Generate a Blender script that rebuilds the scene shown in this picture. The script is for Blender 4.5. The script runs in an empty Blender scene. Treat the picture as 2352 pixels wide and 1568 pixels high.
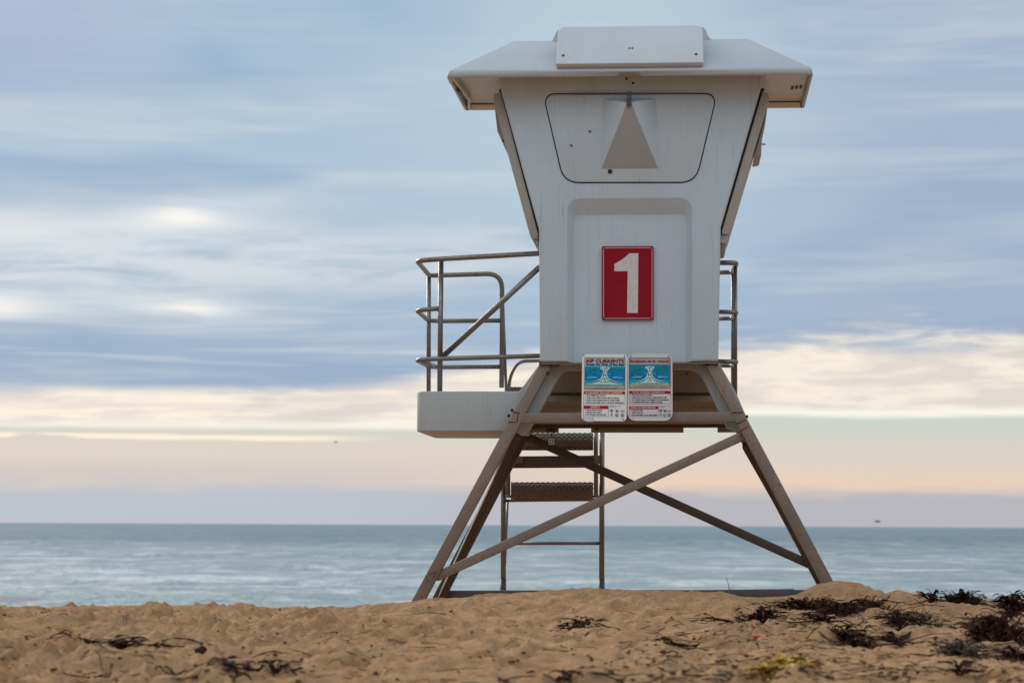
import bpy, bmesh, math, random
import numpy as np
from mathutils import Vector, Matrix
random.seed(7)
R = math.radians
scene = bpy.context.scene
C = scene.collection

# ------------------------------------------------------------------ camera
CAMZ = 0.56
FPX = 85/36*2352.0                       # focal length in pixels of a 2352 px wide picture
PITCH, ROLL = math.atan(421.2/FPX), R(0.275)
Fw = Vector((0, math.cos(PITCH), math.sin(PITCH)))
R0 = Vector((1, 0, 0)); U0 = R0.cross(Fw)
Rt = R0*math.cos(ROLL) + U0*math.sin(ROLL)
Up = U0*math.cos(ROLL) - R0*math.sin(ROLL)
EYE = Vector((0, 0, CAMZ))
cd = bpy.data.cameras.new('camera'); cam = bpy.data.objects.new('camera', cd); C.objects.link(cam)
cam.matrix_world = Matrix(((Rt.x, Up.x, -Fw.x, 0), (Rt.y, Up.y, -Fw.y, 0), (Rt.z, Up.z, -Fw.z, CAMZ), (0, 0, 0, 1)))
cd.lens = 85; cd.sensor_width = 36; cd.clip_start = 0.1; cd.clip_end = 60000
scene.camera = cam
scene.render.resolution_x = 1024; scene.render.resolution_y = 682

def ray(px, py):
    return (Fw*FPX + Rt*(px-1176) - Up*(py-784))

# tower frame: local x along the wall facing us, local y away from us, z up
PSI = R(4.0)
DIST = 16.58
_r = ray(1445, 1205); T0 = EYE + _r*(DIST/_r.y); T0.z = 0
EX = Vector((math.cos(PSI), -math.sin(PSI), 0)); ED = Vector((math.sin(PSI), math.cos(PSI), 0))
def to_local(w):
    v = w - T0
    return Vector((v.dot(EX), v.dot(ED), w.z))
def L(px, py, d=0.0):                    # point of the tower's plane at local depth d
    r = ray(px, py)
    t = (d - (EYE-T0).dot(ED)) / r.dot(ED)
    return to_local(EYE + r*t)
def Lz(px, py, z):
    r = ray(px, py); t = (z-EYE.z)/r.z
    return to_local(EYE + r*t)

# ------------------------------------------------------------------ tags
def tag(o, label=None, cat=None, group=None, kind=None):
    if label: o['label'] = label
    if cat: o['category'] = cat
    if group: o['group'] = group
    if kind: o['kind'] = kind
    return o
def empty(name, loc=(0, 0, 0), rz=0):
    o = bpy.data.objects.new(name, None); C.objects.link(o)
    o.location = loc; o.rotation_euler = (0, 0, rz); o.empty_display_size = .1
    return o

# ------------------------------------------------------------------ materials
class NT:
    def __init__(s, tree): s.t = tree; s.n = tree.nodes; s.l = tree.links
    def new(s, ty, **kw):
        n = s.n.new(ty)
        for k, v in kw.items(): setattr(n, k, v)
        return n
    def put(s, sock, v):
        if v is None: return
        if isinstance(v, bpy.types.NodeSocket): s.l.new(v, sock)
        else:
            if isinstance(v, (tuple, list)) and len(v) == 3 and sock.type == 'RGBA': v = (*v, 1)
            sock.default_value = v
    def m(s, op, a, b=None, c=None, clamp=False):
        n = s.new('ShaderNodeMath', operation=op); n.use_clamp = clamp
        for i, v in enumerate((a, b, c)): s.put(n.inputs[i], v) if v is not None else None
        return n.outputs[0]
    def mix(s, f, a, b, blend='MIX'):
        n = s.new('ShaderNodeMix', data_type='RGBA', blend_type=blend)
        s.put(n.inputs[0], f); s.put(n.inputs[6], a); s.put(n.inputs[7], b)
        return n.outputs[2]
    def sm(s, v, a, b, o0=0.0, o1=1.0):
        n = s.new('ShaderNodeMapRange', interpolation_type='SMOOTHSTEP')
        s.put(n.inputs[0], v); s.put(n.inputs[1], a); s.put(n.inputs[2], b); s.put(n.inputs[3], o0); s.put(n.inputs[4], o1)
        return n.outputs[0]
    def noise(s, vec, scale, detail=4, rough=.55, dist=0.0):
        n = s.new('ShaderNodeTexNoise'); s.put(n.inputs['Vector'], vec)
        n.inputs['Scale'].default_value = scale; n.inputs['Detail'].default_value = detail
        n.inputs['Roughness'].default_value = rough; n.inputs['Distortion'].default_value = dist
        return n.outputs[0]
    def scale(s, vec, v, loc=(0, 0, 0), rot=(0, 0, 0)):
        n = s.new('ShaderNodeMapping'); s.put(n.inputs[0], vec)
        n.inputs[3].default_value = v; n.inputs[1].default_value = loc; n.inputs[2].default_value = rot
        return n.outputs[0]
    def obj(s): return s.new('ShaderNodeTexCoord').outputs['Object']
    def bump(s, h, strength=.3, dist=.01, normal=None):
        n = s.new('ShaderNodeBump'); n.inputs['Strength'].default_value = strength
        n.inputs['Distance'].default_value = dist; s.put(n.inputs['Height'], h)
        if normal is not None: s.put(n.inputs['Normal'], normal)
        return n.outputs[0]
def material(name):
    m = bpy.data.materials.new(name); m.use_nodes = True
    nt = NT(m.node_tree); b = nt.n['Principled BSDF']
    return m, nt, b
def plain(name, col, rough=.6, metal=0.0, var=.12, vs=30):
    m, nt, b = material(name)
    n = nt.noise(nt.obj(), vs, 3)
    f = nt.sm(n, .3, .7)
    d = tuple(c*(1-var) for c in col); u = tuple(min(1, c*(1+var)) for c in col)
    nt.put(b.inputs['Base Color'], nt.mix(f, d, u))
    b.inputs['Roughness'].default_value = rough; b.inputs['Metallic'].default_value = metal; b.inputs['Specular IOR Level'].default_value = .2
    return m

def gelcoat(name, col, dirt=(.36, .29, .22), amt=1.0, rough=.38):
    m, nt, b = material(name); o = nt.obj()
    streak = nt.noise(nt.scale(o, (34, 20, .9)), 1.0, 5, .62)
    fine = nt.noise(nt.scale(o, (120, 60, 1.8)), 1.0, 3, .6)
    blot = nt.noise(o, 2.2, 4, .6)
    f1 = nt.m('MULTIPLY', nt.sm(streak, .50, .78), nt.sm(blot, .35, .7))
    f2 = nt.m('MULTIPLY', nt.sm(fine, .58, .75), .35)
    f = nt.m('MULTIPLY', nt.m('ADD', f1, f2, clamp=True), .42*amt)
    c = nt.mix(nt.sm(blot, .3, .7), tuple(x*.93 for x in col), col)
    c = nt.mix(f, c, dirt)
    # thin dark run marks
    run = nt.new('ShaderNodeTexNoise'); nt.put(run.inputs['Vector'], nt.scale(o, (55, 30, .55)))
    run.inputs['Scale'].default_value = 1; run.inputs['Detail'].default_value = 1.5
    r = nt.m('ABSOLUTE', nt.m('SUBTRACT', run.outputs[0], .5))
    r = nt.m('MULTIPLY', nt.sm(r, .012, 0.0), nt.sm(nt.noise(o, 1.7, 2), .42, .6))
    c = nt.mix(nt.m('MULTIPLY', r, .42*amt), c, (.22, .14, .10))
    # speckles of grime
    sp = nt.sm(nt.noise(o, 90, 2, .7), .70, .78)
    c = nt.mix(nt.m('MULTIPLY', sp, .35), c, (.25, .2, .17))
    nt.put(b.inputs['Base Color'], c)
    nt.put(b.inputs['Roughness'], nt.m('ADD', nt.m('MULTIPLY', f, .5), rough))
    b.inputs['Specular IOR Level'].default_value = .35
    nt.put(b.inputs['Normal'], nt.bump(nt.noise(o, 6, 3, .5), .18, .02))
    return m

def steel(name, col, rust=(.17, .085, .045), amt=.5, metal=.25, rough=.55, sc=26):
    m, nt, b = material(name); o = nt.obj()
    n1 = nt.noise(o, sc, 6, .7); n2 = nt.noise(o, 3.5, 4, .6); n3 = nt.noise(o, sc*4, 3, .6)
    f = nt.m('MULTIPLY', nt.sm(n1, .5, .68), nt.sm(n2, .3, .62))
    f = nt.m('MULTIPLY', f, amt, clamp=True)
    c = nt.mix(nt.sm(n2, .3, .7), tuple(x*.78 for x in col), col)
    c = nt.mix(nt.m('MULTIPLY', nt.sm(n3, .45, .7), .3), c, tuple(x*.5 for x in col))
    c = nt.mix(f, c, rust)
    nt.put(b.inputs['Base Color'], c)
    b.inputs['Metallic'].default_value = metal
    nt.put(b.inputs['Roughness'], nt.m('ADD', nt.m('MULTIPLY', f, .4), rough, clamp=True))
    nt.put(b.inputs['Normal'], nt.bump(n1, .25, .004))
    return m

M = {}
M['white'] = gelcoat('white_gelcoat', (.505, .58, .63), amt=.85)
M['deckwhite'] = gelcoat('deck_gelcoat', (.42, .445, .44), amt=1.3, rough=.5)
M['roofwhite'] = gelcoat('roof_gelcoat', (.46, .505, .53), amt=.8, rough=.6)
M['coverwhite'] = gelcoat('cover_gelcoat', (.585, .63, .65), amt=.6, rough=.6)
M['hood'] = gelcoat('shaded_grimy_hood', (.36, .355, .345), amt=1.2, rough=.5)  # darker grey paints shade, along with grime, into the hood's down-facing face
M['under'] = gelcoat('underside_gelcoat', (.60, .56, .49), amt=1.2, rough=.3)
M['shutter'] = gelcoat('grey_brown_shutter', (.40, .37, .335), amt=1.2, rough=.55)  # grey-brown base, darker than the cabin gelcoat
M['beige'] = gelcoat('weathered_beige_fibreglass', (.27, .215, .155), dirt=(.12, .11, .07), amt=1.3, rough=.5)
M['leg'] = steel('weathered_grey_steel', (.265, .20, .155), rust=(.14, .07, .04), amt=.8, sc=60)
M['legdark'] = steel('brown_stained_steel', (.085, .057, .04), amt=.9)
M['sill'] = steel('dull_grey_sill_steel', (.11, .10, .10), amt=.4)
M['rail'] = steel('stained_stainless_steel', (.25, .225, .20), rust=(.16, .09, .055), amt=.9, metal=.75, rough=.3, sc=34)
M['weld'] = plain('brown_weld_scale', (.15, .075, .045), .8, var=.4, vs=60)
M['black'] = plain('black_rubber', (.012, .012, .014), .6)
M['hole'] = plain('dark_bolt', (.03, .025, .025), .5, .4)
M['bolt'] = plain('dull_bolt', (.14, .13, .13), .4, .7)
M['hinge'] = plain('grey_hinge_steel', (.10, .105, .11), .45, .5, .3, 90)
M['plate'] = steel('tread_plate_steel', (.25, .20, .155), amt=.8, metal=.5, rough=.4, sc=40)
M['redsign'] = plain('red_sign_face', (.26, .001, .010), .45, var=.08, vs=8)
M['numwhite'] = plain('number_white', (.62, .56, .55), .5, var=.06)
M['signwhite'] = gelcoat('sign_white', (.86, .85, .78), amt=.3, rough=.4)
M['signwhite2'] = gelcoat('faded_sign_white', (.70, .66, .64), amt=.5, rough=.4)
M['signred'] = plain('sign_band_red', (.45, .005, .03), .35)
M['signtxtred'] = plain('sign_letter_red', (.42, .002, .004), .4)
M['navy'] = plain('sign_navy', (.02, .018, .10), .4)
M['purple'] = plain('sign_frame_maroon', (.14, .008, .06), .4)
M['skyb'] = plain('sign_sky_teal', (.30, .66, .70), .35)
M['skyb2'] = plain('faded_sign_sky', (.36, .42, .40), .4)
M['cyan'] = plain('sign_cyan', (.0, .36, .52), .35, var=.15, vs=20)
M['seab'] = plain('sign_sea_blue', (.0, .22, .50), .35, var=.25, vs=35)
M['seab2'] = plain('faded_sign_sea_blue', (.005, .20, .38), .4, var=.25, vs=35)
M['foam'] = plain('sign_foam', (.52, .76, .76), .4)
M['signsand'] = plain('sign_sand', (.42, .38, .28), .4)
M['green'] = plain('sign_green', (.01, .27, .14), .4)
M['lime'] = plain('sign_light_green', (.06, .45, .22), .4)
M['logoblue'] = plain('sign_logo_blue', (.01, .15, .42), .4)
M['tape'] = plain('clear_tape', (.62, .62, .66), .25)

# ------------------------------------------------------------------ mesh helpers
class MB:
    def __init__(s): s.bm = bmesh.new()
    def poly(s, pts):
        return s.bm.faces.new([s.bm.verts.new(p) for p in pts])
    def prism(s, pts, vec):
        pts = [Vector(p) for p in pts]; vec = Vector(vec)
        a = [s.bm.verts.new(p) for p in pts]; b = [s.bm.verts.new(p+vec) for p in pts]
        n = len(pts); fs = [s.bm.faces.new(a), s.bm.faces.new(b[::-1])]
        for i in range(n): fs.append(s.bm.faces.new((a[i], b[i], b[(i+1) % n], a[(i+1) % n])))
        return fs
    def loft(s, A, B, cap=True):
        a = [s.bm.verts.new(p) for p in A]; b = [s.bm.verts.new(p) for p in B]; n = len(a)
        if cap: s.bm.faces.new(a); s.bm.faces.new(b[::-1])
        for i in range(n): s.bm.faces.new((a[i], b[i], b[(i+1) % n], a[(i+1) % n]))
    def box(s, a, b):
        x0, y0, z0 = a; x1, y1, z1 = b
        s.prism([(x0, y0, z0), (x1, y0, z0), (x1, y0, z1), (x0, y0, z1)], (0, y1-y0, 0))
    def beam(s, p, q, w, dep, ext=0):    # bar p-q; width w in the wall plane, thickness dep going back
        p, q = Vector(p), Vector(q); ax = (q-p).normalized(); p = p-ax*ext; q = q+ax*ext
        wd = ax.cross(Vector((0, 1, 0))).normalized()*w/2; dd = Vector((0, 1, 0))
        dd = (dd - ax*dd.dot(ax)).normalized()*dep
        s.prism([p-wd, p+wd, p+wd+dd, p-wd+dd], q-p)
    def tube(s, pts, r, seg=12, cap=True, r2=None):
        pts = [Vector(p) for p in pts]; n = len(pts); rings = []
        t0 = (pts[1]-pts[0]).normalized()
        nrm = t0.orthogonal().normalized(); prev = t0
        for i, p in enumerate(pts):
            if i == 0: t = t0
            elif i == n-1: t = (pts[-1]-pts[-2]).normalized()
            else:
                t = ((pts[i]-pts[i-1]).normalized()+(pts[i+1]-pts[i]).normalized())
                t = t.normalized() if t.length > 1e-6 else prev
            q = prev.rotation_difference(t); nrm = (q @ nrm); nrm = (nrm - t*nrm.dot(t)).normalized(); prev = t
            bi = t.cross(nrm)
            rr = r if r2 is None else r+(r2-r)*i/(n-1)
            rings.append([s.bm.verts.new(p+(nrm*math.cos(a)+bi*math.sin(a))*rr) for a in [2*math.pi*k/seg for k in range(seg)]])
        for i in range(n-1):
            for k in range(seg):
                f = s.bm.faces.new((rings[i][k], rings[i][(k+1) % seg], rings[i+1][(k+1) % seg], rings[i+1][k])); f.smooth = seg > 5
        if cap: s.bm.faces.new(rings[0][::-1]); s.bm.faces.new(rings[-1])
    def bevel(s, w, seg=2, ang=30, sel=None):
        s.bm.normal_update()
        es = [e for e in s.bm.edges if len(e.link_faces) == 2 and e.calc_face_angle(0) > R(ang) and (sel is None or sel(e))]
        if es: bmesh.ops.bevel(s.bm, geom=es, offset=w, segments=seg, profile=.5, affect='EDGES', clamp_overlap=True)
        return s
    def build(s, name, mat, parent=None, smooth=None, recalc=True):
        if recalc: bmesh.ops.recalc_face_normals(s.bm, faces=s.bm.faces)
        me = bpy.data.meshes.new(name); s.bm.to_mesh(me); s.bm.free()
        mats = mat if isinstance(mat, (list, tuple)) else [mat]
        for m_ in mats: me.materials.append(m_)
        if smooth is not None:
            me.shade_smooth(); me.set_sharp_from_angle(angle=R(smooth))
        o = bpy.data.objects.new(name, me); C.objects.link(o)
        if parent: o.parent = parent
        return o
def fillet(pts, rad, n=6):
    pts = [Vector(p) for p in pts]; out = [pts[0]]
    for i in range(1, len(pts)-1):
        p = pts[i]; a = pts[i-1]-p; b = pts[i+1]-p
        r = min(rad, a.length*.48, b.length*.48)
        a = p+a.normalized()*r; b = p+b.normalized()*r
        for k in range(n+1):
            t = k/n; out.append(a*(1-t)**2 + p*2*t*(1-t) + b*t*t)
    out.append(pts[-1]); return out
def rounded(pts, rads, n=6):             # closed outline with rounded corners
    pts = [Vector(p) for p in pts]; N = len(pts); out = []
    if not isinstance(rads, (list, tuple)): rads = [rads]*N
    for i in range(N):
        p = pts[i]; a = pts[i-1]-p; b = pts[(i+1) % N]-p; r = min(rads[i], a.length*.49, b.length*.49)
        if r <= 0: out.append(p); continue
        a = p+a.normalized()*r; b = p+b.normalized()*r
        for k in range(n+1):
            t = k/n; out.append(a*(1-t)**2 + p*2*t*(1-t) + b*t*t)
    return out
def boolean(o, cutter):
    md = o.modifiers.new('b', 'BOOLEAN'); md.object = cutter; md.operation = 'DIFFERENCE'; md.solver = 'EXACT'
    bpy.context.view_layer.update()
    dg = bpy.context.evaluated_depsgraph_get()
    me = bpy.data.meshes.new_from_object(o.evaluated_get(dg)); me.name = o.name
    o.modifiers.clear(); o.data = me
    bpy.data.objects.remove(cutter)

def Ls(pts, d=0.0): return [L(p[0], p[1], p[2] if len(p) > 2 else d) for p in pts]
S = 335.0

# ================================================================== THE TOWER
tower = empty('lifeguard_tower', (T0.x, T0.y, 0), -PSI)
tag(tower, 'white lifeguard tower on four splayed rusty steel legs with side deck, railings and ladder', 'lifeguard tower')
D = (0, 1, 0)

# ---- cabin body
mb = MB()
mb.prism(Ls([(1240, 832), (1237.5, 527), (1139, 166), (1760, 161), (1655.5, 521), (1650, 830)]), (0, 1.05, 0))
mb.bevel(.022, 3, 20)
cabin = mb.build('cabin', M['white'], tower, 35)
mb = MB()
oA = rounded(Ls([(1303, 860), (1303, 456), (1590, 454), (1590, 860)]), [0, .10, .10, 0], 8)
iA = rounded(Ls([(1317, 860), (1317, 492), (1577, 490), (1577, 860)]), [0, .045, .045, 0], 8)
for v in iA: v.y = .062
k = .006/.062
oB = [a-(b-a)*k*1.0 for a, b in zip(oA, iA)]
mb.loft(oB, iA)
cut = mb.build('cut', M['white'], tower)
boolean(cabin, cut)
mdb = cabin.modifiers.new('edge', 'BEVEL'); mdb.width = .006; mdb.segments = 3; mdb.limit_method = 'ANGLE'; mdb.angle_limit = R(18)
cabin.data.shade_smooth(); cabin.data.set_sharp_from_angle(angle=R(40))

def hatch_outline(grow, d):
    g = grow
    return rounded(Ls([(1247.5-g, 216-g), (1647+g, 215-g), (1598+g*.8, 419+g), (1295-g*.8, 419.5+g)], d), [.095+g/S, .095+g/S, .11+g/S, .11+g/S], 10)
mb = MB(); mb.prism(hatch_outline(1.4, -.0035), (0, .02, 0)); seal = mb.build('hatch_seal', M['black'], cabin)
mb = MB(); mb.prism(hatch_outline(-1.4, -.008), (0, .02, 0)); mb.bevel(.0025, 2, 30); hatch = mb.build('hatch', M['white'], cabin, 30)
# downward hood pressed in the hatch
mb = MB()
ap1, ap2 = L(1437, 236, -.15), L(1453, 236, -.15)
bl, br = L(1377, 391, -.007), L(1516, 390, -.007)
tl, tr = L(1384, 227, -.007), L(1508, 226, -.007)
vs = [mb.bm.verts.new(p) for p in (ap1, ap2, br, bl, tl, tr)]
F = mb.bm.faces.new
F((vs[0], vs[1], vs[2], vs[3])); F((vs[4], vs[0], vs[3])); F((vs[1], vs[5], vs[2])); F((vs[4], vs[5], vs[1], vs[0])); F((vs[4], vs[3], vs[2], vs[5]))
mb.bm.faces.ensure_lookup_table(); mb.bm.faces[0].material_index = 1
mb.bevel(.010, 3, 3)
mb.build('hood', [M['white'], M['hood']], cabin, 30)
# piano hinge and latch
mb = MB(); mb.beam(L(1312, 216, -.016), L(1592, 214.6, -.016), .010, .008)
for i in range(60):
    x = 1312+i*4.72
    mb.beam(L(x, 214.4, -.019), L(x+2.8, 214.4, -.019), .007, .006)
mb.build('hinge', M['hinge'], cabin)
mb = MB()
def platebox(a, b, d, t):                # px rectangle a-b as a plate standing proud of depth d
    mb.prism(Ls([a, (b[0], a[1]), b, (a[0], b[1])], d), (0, t, 0))
platebox((1439, 217), (1450.5, 244), -.162, .012)
platebox((1439, 210), (1450.5, 212), -.162, .006); platebox((1439, 210), (1441, 218), -.162, .006); platebox((1448.5, 210), (1450.5, 218), -.162, .006)
mb.prism([L(1440, 218, -.155), L(1450, 218, -.155), L(1450, 240, -.155), L(1440, 240, -.155)], (0, .15, 0))
mb.bevel(.0015, 1)
latch = mb.build('latch', M['hinge'], cabin)
def disc(px, py, r, d, name, mat, parent, t=.012, seg=14):
    mb = MB(); c = L(px, py, d)
    mb.prism([c+Vector((math.cos(a)*r, 0, math.sin(a)*r)) for a in [2*math.pi*k/seg for k in range(seg)]], (0, t, 0))
    mb.bevel(r*.25, 2)
    return mb.build(name, mat, parent, 40)
for p in ((1444.5, 227, .004), (1444.5, 239, .004)): disc(p[0], p[1], p[2], -.167, 'bolt', M['black'], cabin)
for p in ((1355, 302, .009), (1312, 334, .009)): disc(p[0], p[1], p[2], -.014, 'bolt', M['bolt'], cabin)
disc(1401, 393.5, .016, -.016, 'bolt', M['hole'], cabin, .014)
for p in ((1439, 181.5, .008), (1454, 191, .008), (1578, 857, .012), (1258, 857, .012)): disc(p[0], p[1], p[2], -.006, 'bolt', M['hole'], cabin)
mb = MB(); mb.prism(rounded(Ls([(1438, 169), (1455, 169), (1455, 172.5), (1438, 172.5)], -.004), .004), (0, .01, 0)); mb.build('vent_slot', M['black'], cabin)

# ---- roof
ZB = L(1867.4, 171, -.25).z              # height of the fascia's lower edge
mb = MB()
fb_l, fb_r = L(1026.7, 178, -.25), L(1867.4, 171, -.25); fb_l.z = ZB; fb_r.z = ZB
ft_l, ft_r = L(1030.5, 162, -.245), L(1864, 155.3, -.245)
n1, n2, n3, n4 = Ls([(1418, 174.8), (1425, 165.3), (1466, 165), (1474, 174.5)], -.25); n1.z = n4.z = ZB
rl, rr_ = L(1180, 94, .26), L(1718, 89, .26)
bl_, br_ = Lz(1070, 259, ZB), Lz(1845, 256, ZB)
bl_.y = br_.y = 1.08
btl, btr = bl_+Vector((.01, -.005, .048)), br_+Vector((-.01, -.005, .048))
rbl, rbr = rl.copy(), rr_.copy(); rbl.y = rbr.y = .60; rbl.z = rl.z-.01; rbr.z = rr_.z-.01
V = {k_: mb.bm.verts.new(v) for k_, v in dict(fbl=fb_l, fbr=fb_r, ftl=ft_l, ftr=ft_r, n1=n1, n2=n2, n3=n3, n4=n4, rl=rl, rr=rr_, bl=bl_, br=br_, btl=btl, btr=btr, rbl=rbl, rbr=rbr).items()}
def FF(*k_): return F_([V[a] for a in k_])
F_ = mb.bm.faces.new
FF('fbl', 'n1', 'n2', 'n3', 'n4', 'fbr', 'ftr', 'ftl')
FF('ftl', 'ftr', 'rr', 'rl'); FF('rl', 'rr', 'rbr', 'rbl'); FF('rbl', 'rbr', 'btr', 'btl'); FF('btl', 'btr', 'br', 'bl')
FF('fbl', 'ftl', 'btl', 'bl'); FF('ftl', 'rl', 'rbl', 'btl'); FF('fbr', 'br', 'btr', 'ftr'); FF('ftr', 'btr', 'rbr', 'rr')
bmesh.ops.recalc_face_normals(mb.bm, faces=mb.bm.faces)
mb.bevel(.012, 3, 8)
roof = mb.build('roof', M['roofwhite'], tower, 40)
md = roof.modifiers.new('thick', 'SOLIDIFY'); md.thickness = .018; md.offset = -1
# underside with its pressed edge
zu = ZB+.037
mb = MB()
un = [Lz(1038, 181.5, ZB), Lz(1075, 230, ZB), Lz(1074, 248, ZB), Lz(1082, 259, ZB), Lz(1844, 255.5, ZB), Lz(1865, 172, ZB)]
un[0].y = un[5].y = -.232; un[3].y = un[4].y = 1.055
for p in un: p.z = zu
mb.prism(un, (0, 0, .006))
mb.build('soffit', M['under'], tower)
mb = MB()
for a, b in ((un[0], un[1]), (un[1], un[2]), (un[2], un[3])):
    a = a.copy(); b = b.copy(); a.z = b.z = ZB-.004
    mb.prism([a, b, b+Vector((.018, 0, 0)), a+Vector((.018, 0, 0))], (0, 0, .042))
a, b = L(1026.9, 178.5, -.235), L(1041, 180, -.235)
mb.prism([a, L(1033, 192, -.2), L(1037, 192, -.2), b], (0, .03, 0))
mb.build('soffit_rim', M['under'], tower)
mb = MB()
a, b = bl_.copy(), br_.copy(); a.y = b.y = 1.0
mb.prism([a+Vector((.03, 0, .026)), b+Vector((-.03, 0, .026)), b+Vector((-.03, .06, -.002)), a+Vector((.03, .06, -.002))], (0, 0, .002))
mb.build('soffit_lip', M['under'], tower)
for i, (x, y) in enumerate(((1819.6, 202.5), (1829.5, 201), (1839, 200))):
    c = Lz(x, y, zu-.002); mb = MB(); mb.box((c.x-.009, c.y-.06, zu-.004), (c.x+.009, c.y+.06, zu-.001)); mb.build('vent_slot', M['hole'], roof)
for (x, y) in ((1056, 207), (1059, 212)):
    c = Lz(x, y, ZB); mb = MB(); mb.box((c.x-.02, c.y-.02, ZB-.02), (c.x+.005, c.y+.05, ZB+.01)); mb.bevel(.003, 1); mb.build('clip', M['bolt'], roof)
# raised roof box and its cover
mb = MB()
mb.loft(Ls([(1265, 99), (1268, 92), (1276.5, 73), (1284, 65), (1614, 61), (1621, 67), (1626, 82), (1634, 89), (1637, 97)], .24),
        [p+Vector((0, .48, 0)) for p in Ls([(1265, 99), (1268, 92), (1276.5, 73), (1284, 65), (1614, 61), (1621, 67), (1626, 82), (1634, 89), (1637, 97)], .24)])
mb.prism(Ls([(1290, 130), (1290, 70), (1606, 66), (1606, 127)], .03), (0, .2, 0))
mb.bevel(.02, 3, 20)
rb = mb.build('roof_box', M['roofwhite'], tower, 45)
mb = MB()
def dep(y): return -.272+(147-y)/90*.20
fr = rounded([L(1277, 147.3, dep(147)), L(1283, 62.2, dep(62)), L(1613.3, 58, dep(58)), L(1616.6, 143.4, dep(143))], [.012, .055, .055, .012], 6)
bk = rounded([L(1278, 158, -.225), L(1285, 65, .05), L(1612, 61, .05), L(1615.6, 154.3, -.225)], [.012, .055, .055, .012], 6)
mb.loft(fr, bk); mb.bevel(.006, 2, 35)
cover = mb.build('cover_panel', M['coverwhite'], rb, 35)
for p in ((1293.7, 128, .010), (1599, 125, .010), (1445.5, 111, .0065), (1452.5, 111, .0065)): disc(p[0], p[1], p[2], dep(p[1])-.006, 'bolt', M['bolt'], cover)

# ---- side shutters
def shutter(body, bracket, bulge, name='side_shutter'):
    mb = MB(); mb.prism(Ls(body, .05), (0, .92, 0)); mb.bevel(.006, 2, 25); o = mb.build(name, M['shutter'], tower, 35)
    mb = MB(); mb.prism(Ls(bracket, .07), (0, .85, 0)); mb.bevel(.005, 1, 25); mb.build('bracket', M['shutter'], o)
    mb = MB(); mb.prism(Ls(bulge, .25), (0, .5, 0)); mb.bevel(.006, 1, 25); mb.build('handle', M['shutter'], o)
    return o
sl = shutter([(1150.3, 211), (1135.5, 216), (1132.5, 226), (1134, 236), (1217, 540), (1222, 548), (1236, 549.5), (1235.5, 536)],
        [(1226, 549), (1236.5, 549.5), (1237, 563), (1232, 561.5)], [(1135, 236), (1142, 301), (1160, 341), (1164.5, 345)])
sr = shutter([(1752, 208), (1766, 217), (1767.5, 226), (1676, 532), (1672, 538), (1658, 538), (1658.5, 529)],
        [(1654.5, 538), (1673, 537), (1668.5, 560), (1665, 563), (1654.5, 563)], [(1764, 238), (1757, 290), (1750, 321), (1748.5, 357), (1732, 360)])
mb = MB(); mb.prism(Ls([(1146, 205), (1156, 205), (1240, 528), (1240, 545), (1233, 545), (1230, 528)], .056), (0, .9, 0)); mb.build('gap_seal', M['black'], tower)
mb = MB(); mb.prism(Ls([(1744, 203), (1756, 203), (1661, 530), (1659, 538), (1650, 540), (1650, 522)], .056), (0, .9, 0)); mb.build('gap_seal', M['black'], tower)
mb = MB(); mb.tube([L(1746, 331.3, .45), L(1758.5, 331.8, .45)], .0045, 8); mb.build('pin', M['hole'], sr)
for x in (1657, 1663.5): disc(x, 559.5, .006, .066, 'bolt', M['hole'], sr)
disc(1156.5, 323, .010, .244, 'bolt', M['hole'], sl)

# ---- base moulding and deck
mb = MB()
outer = Ls([(1243, 831), (1188, 905), (1170, 960), (1165, 993), (1205, 993.5), (1213, 990), (1222, 975), (1288, 858), (1296, 851), (1306, 849.5),
            (1580, 847), (1593, 850), (1606, 858), (1616, 872), (1662, 968), (1670, 981), (1681, 986.5), (1706, 987.5), (1716, 960), (1690, 900), (1649, 829)], .15)
mb.prism(outer, (0, .12, 0)); mb.bevel(.004, 1, 40)
base = mb.build('base_moulding', M['deckwhite'], tower)
mb = MB()
a, b, c, d_ = L(955, 898, .15), L(1200, 896, .15), L(1200, 992.3, .15), L(954, 989.5, .15)
zt, zb_ = a.z, d_.z-.002
x0, x1 = a.x, b.x
mb.prism(rounded([(x0, .152, zb_), (x1, .152, zb_), (x1, 1.5, zb_), (x0, 1.5, zb_)], [.10, 0, 0, .10], 8), (0, 0, zt-zb_))
mb.bevel(.009, 3, 50)
deck = mb.build('deck', M['deckwhite'], tower, 35)
mb = MB()                                   # ocean side of the deck
x2 = L(1672, 900, .9).x
mb.box((x1+.002, 1.06, zt-.10), (x2, 1.5, zt-.002)); mb.bevel(.01, 2)
mb.build('walkway', M['white'], tower, 35)
# underside ribs seen through the opening
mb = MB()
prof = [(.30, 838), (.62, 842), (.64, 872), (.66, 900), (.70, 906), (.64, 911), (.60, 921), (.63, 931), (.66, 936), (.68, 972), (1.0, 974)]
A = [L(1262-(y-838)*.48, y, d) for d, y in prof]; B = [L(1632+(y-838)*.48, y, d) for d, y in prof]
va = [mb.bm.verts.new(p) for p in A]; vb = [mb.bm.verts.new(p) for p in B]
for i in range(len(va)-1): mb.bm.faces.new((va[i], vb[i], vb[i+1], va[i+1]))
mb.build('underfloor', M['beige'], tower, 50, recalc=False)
mb = MB(); mb.prism([L(1245, 834, .0), L(1646, 832, .0), L(1646, 832, 1.0), L(1245, 834, 1.0)], (0, 0, -.006)); mb.build('floor_plate', M['beige'], tower)

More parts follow.
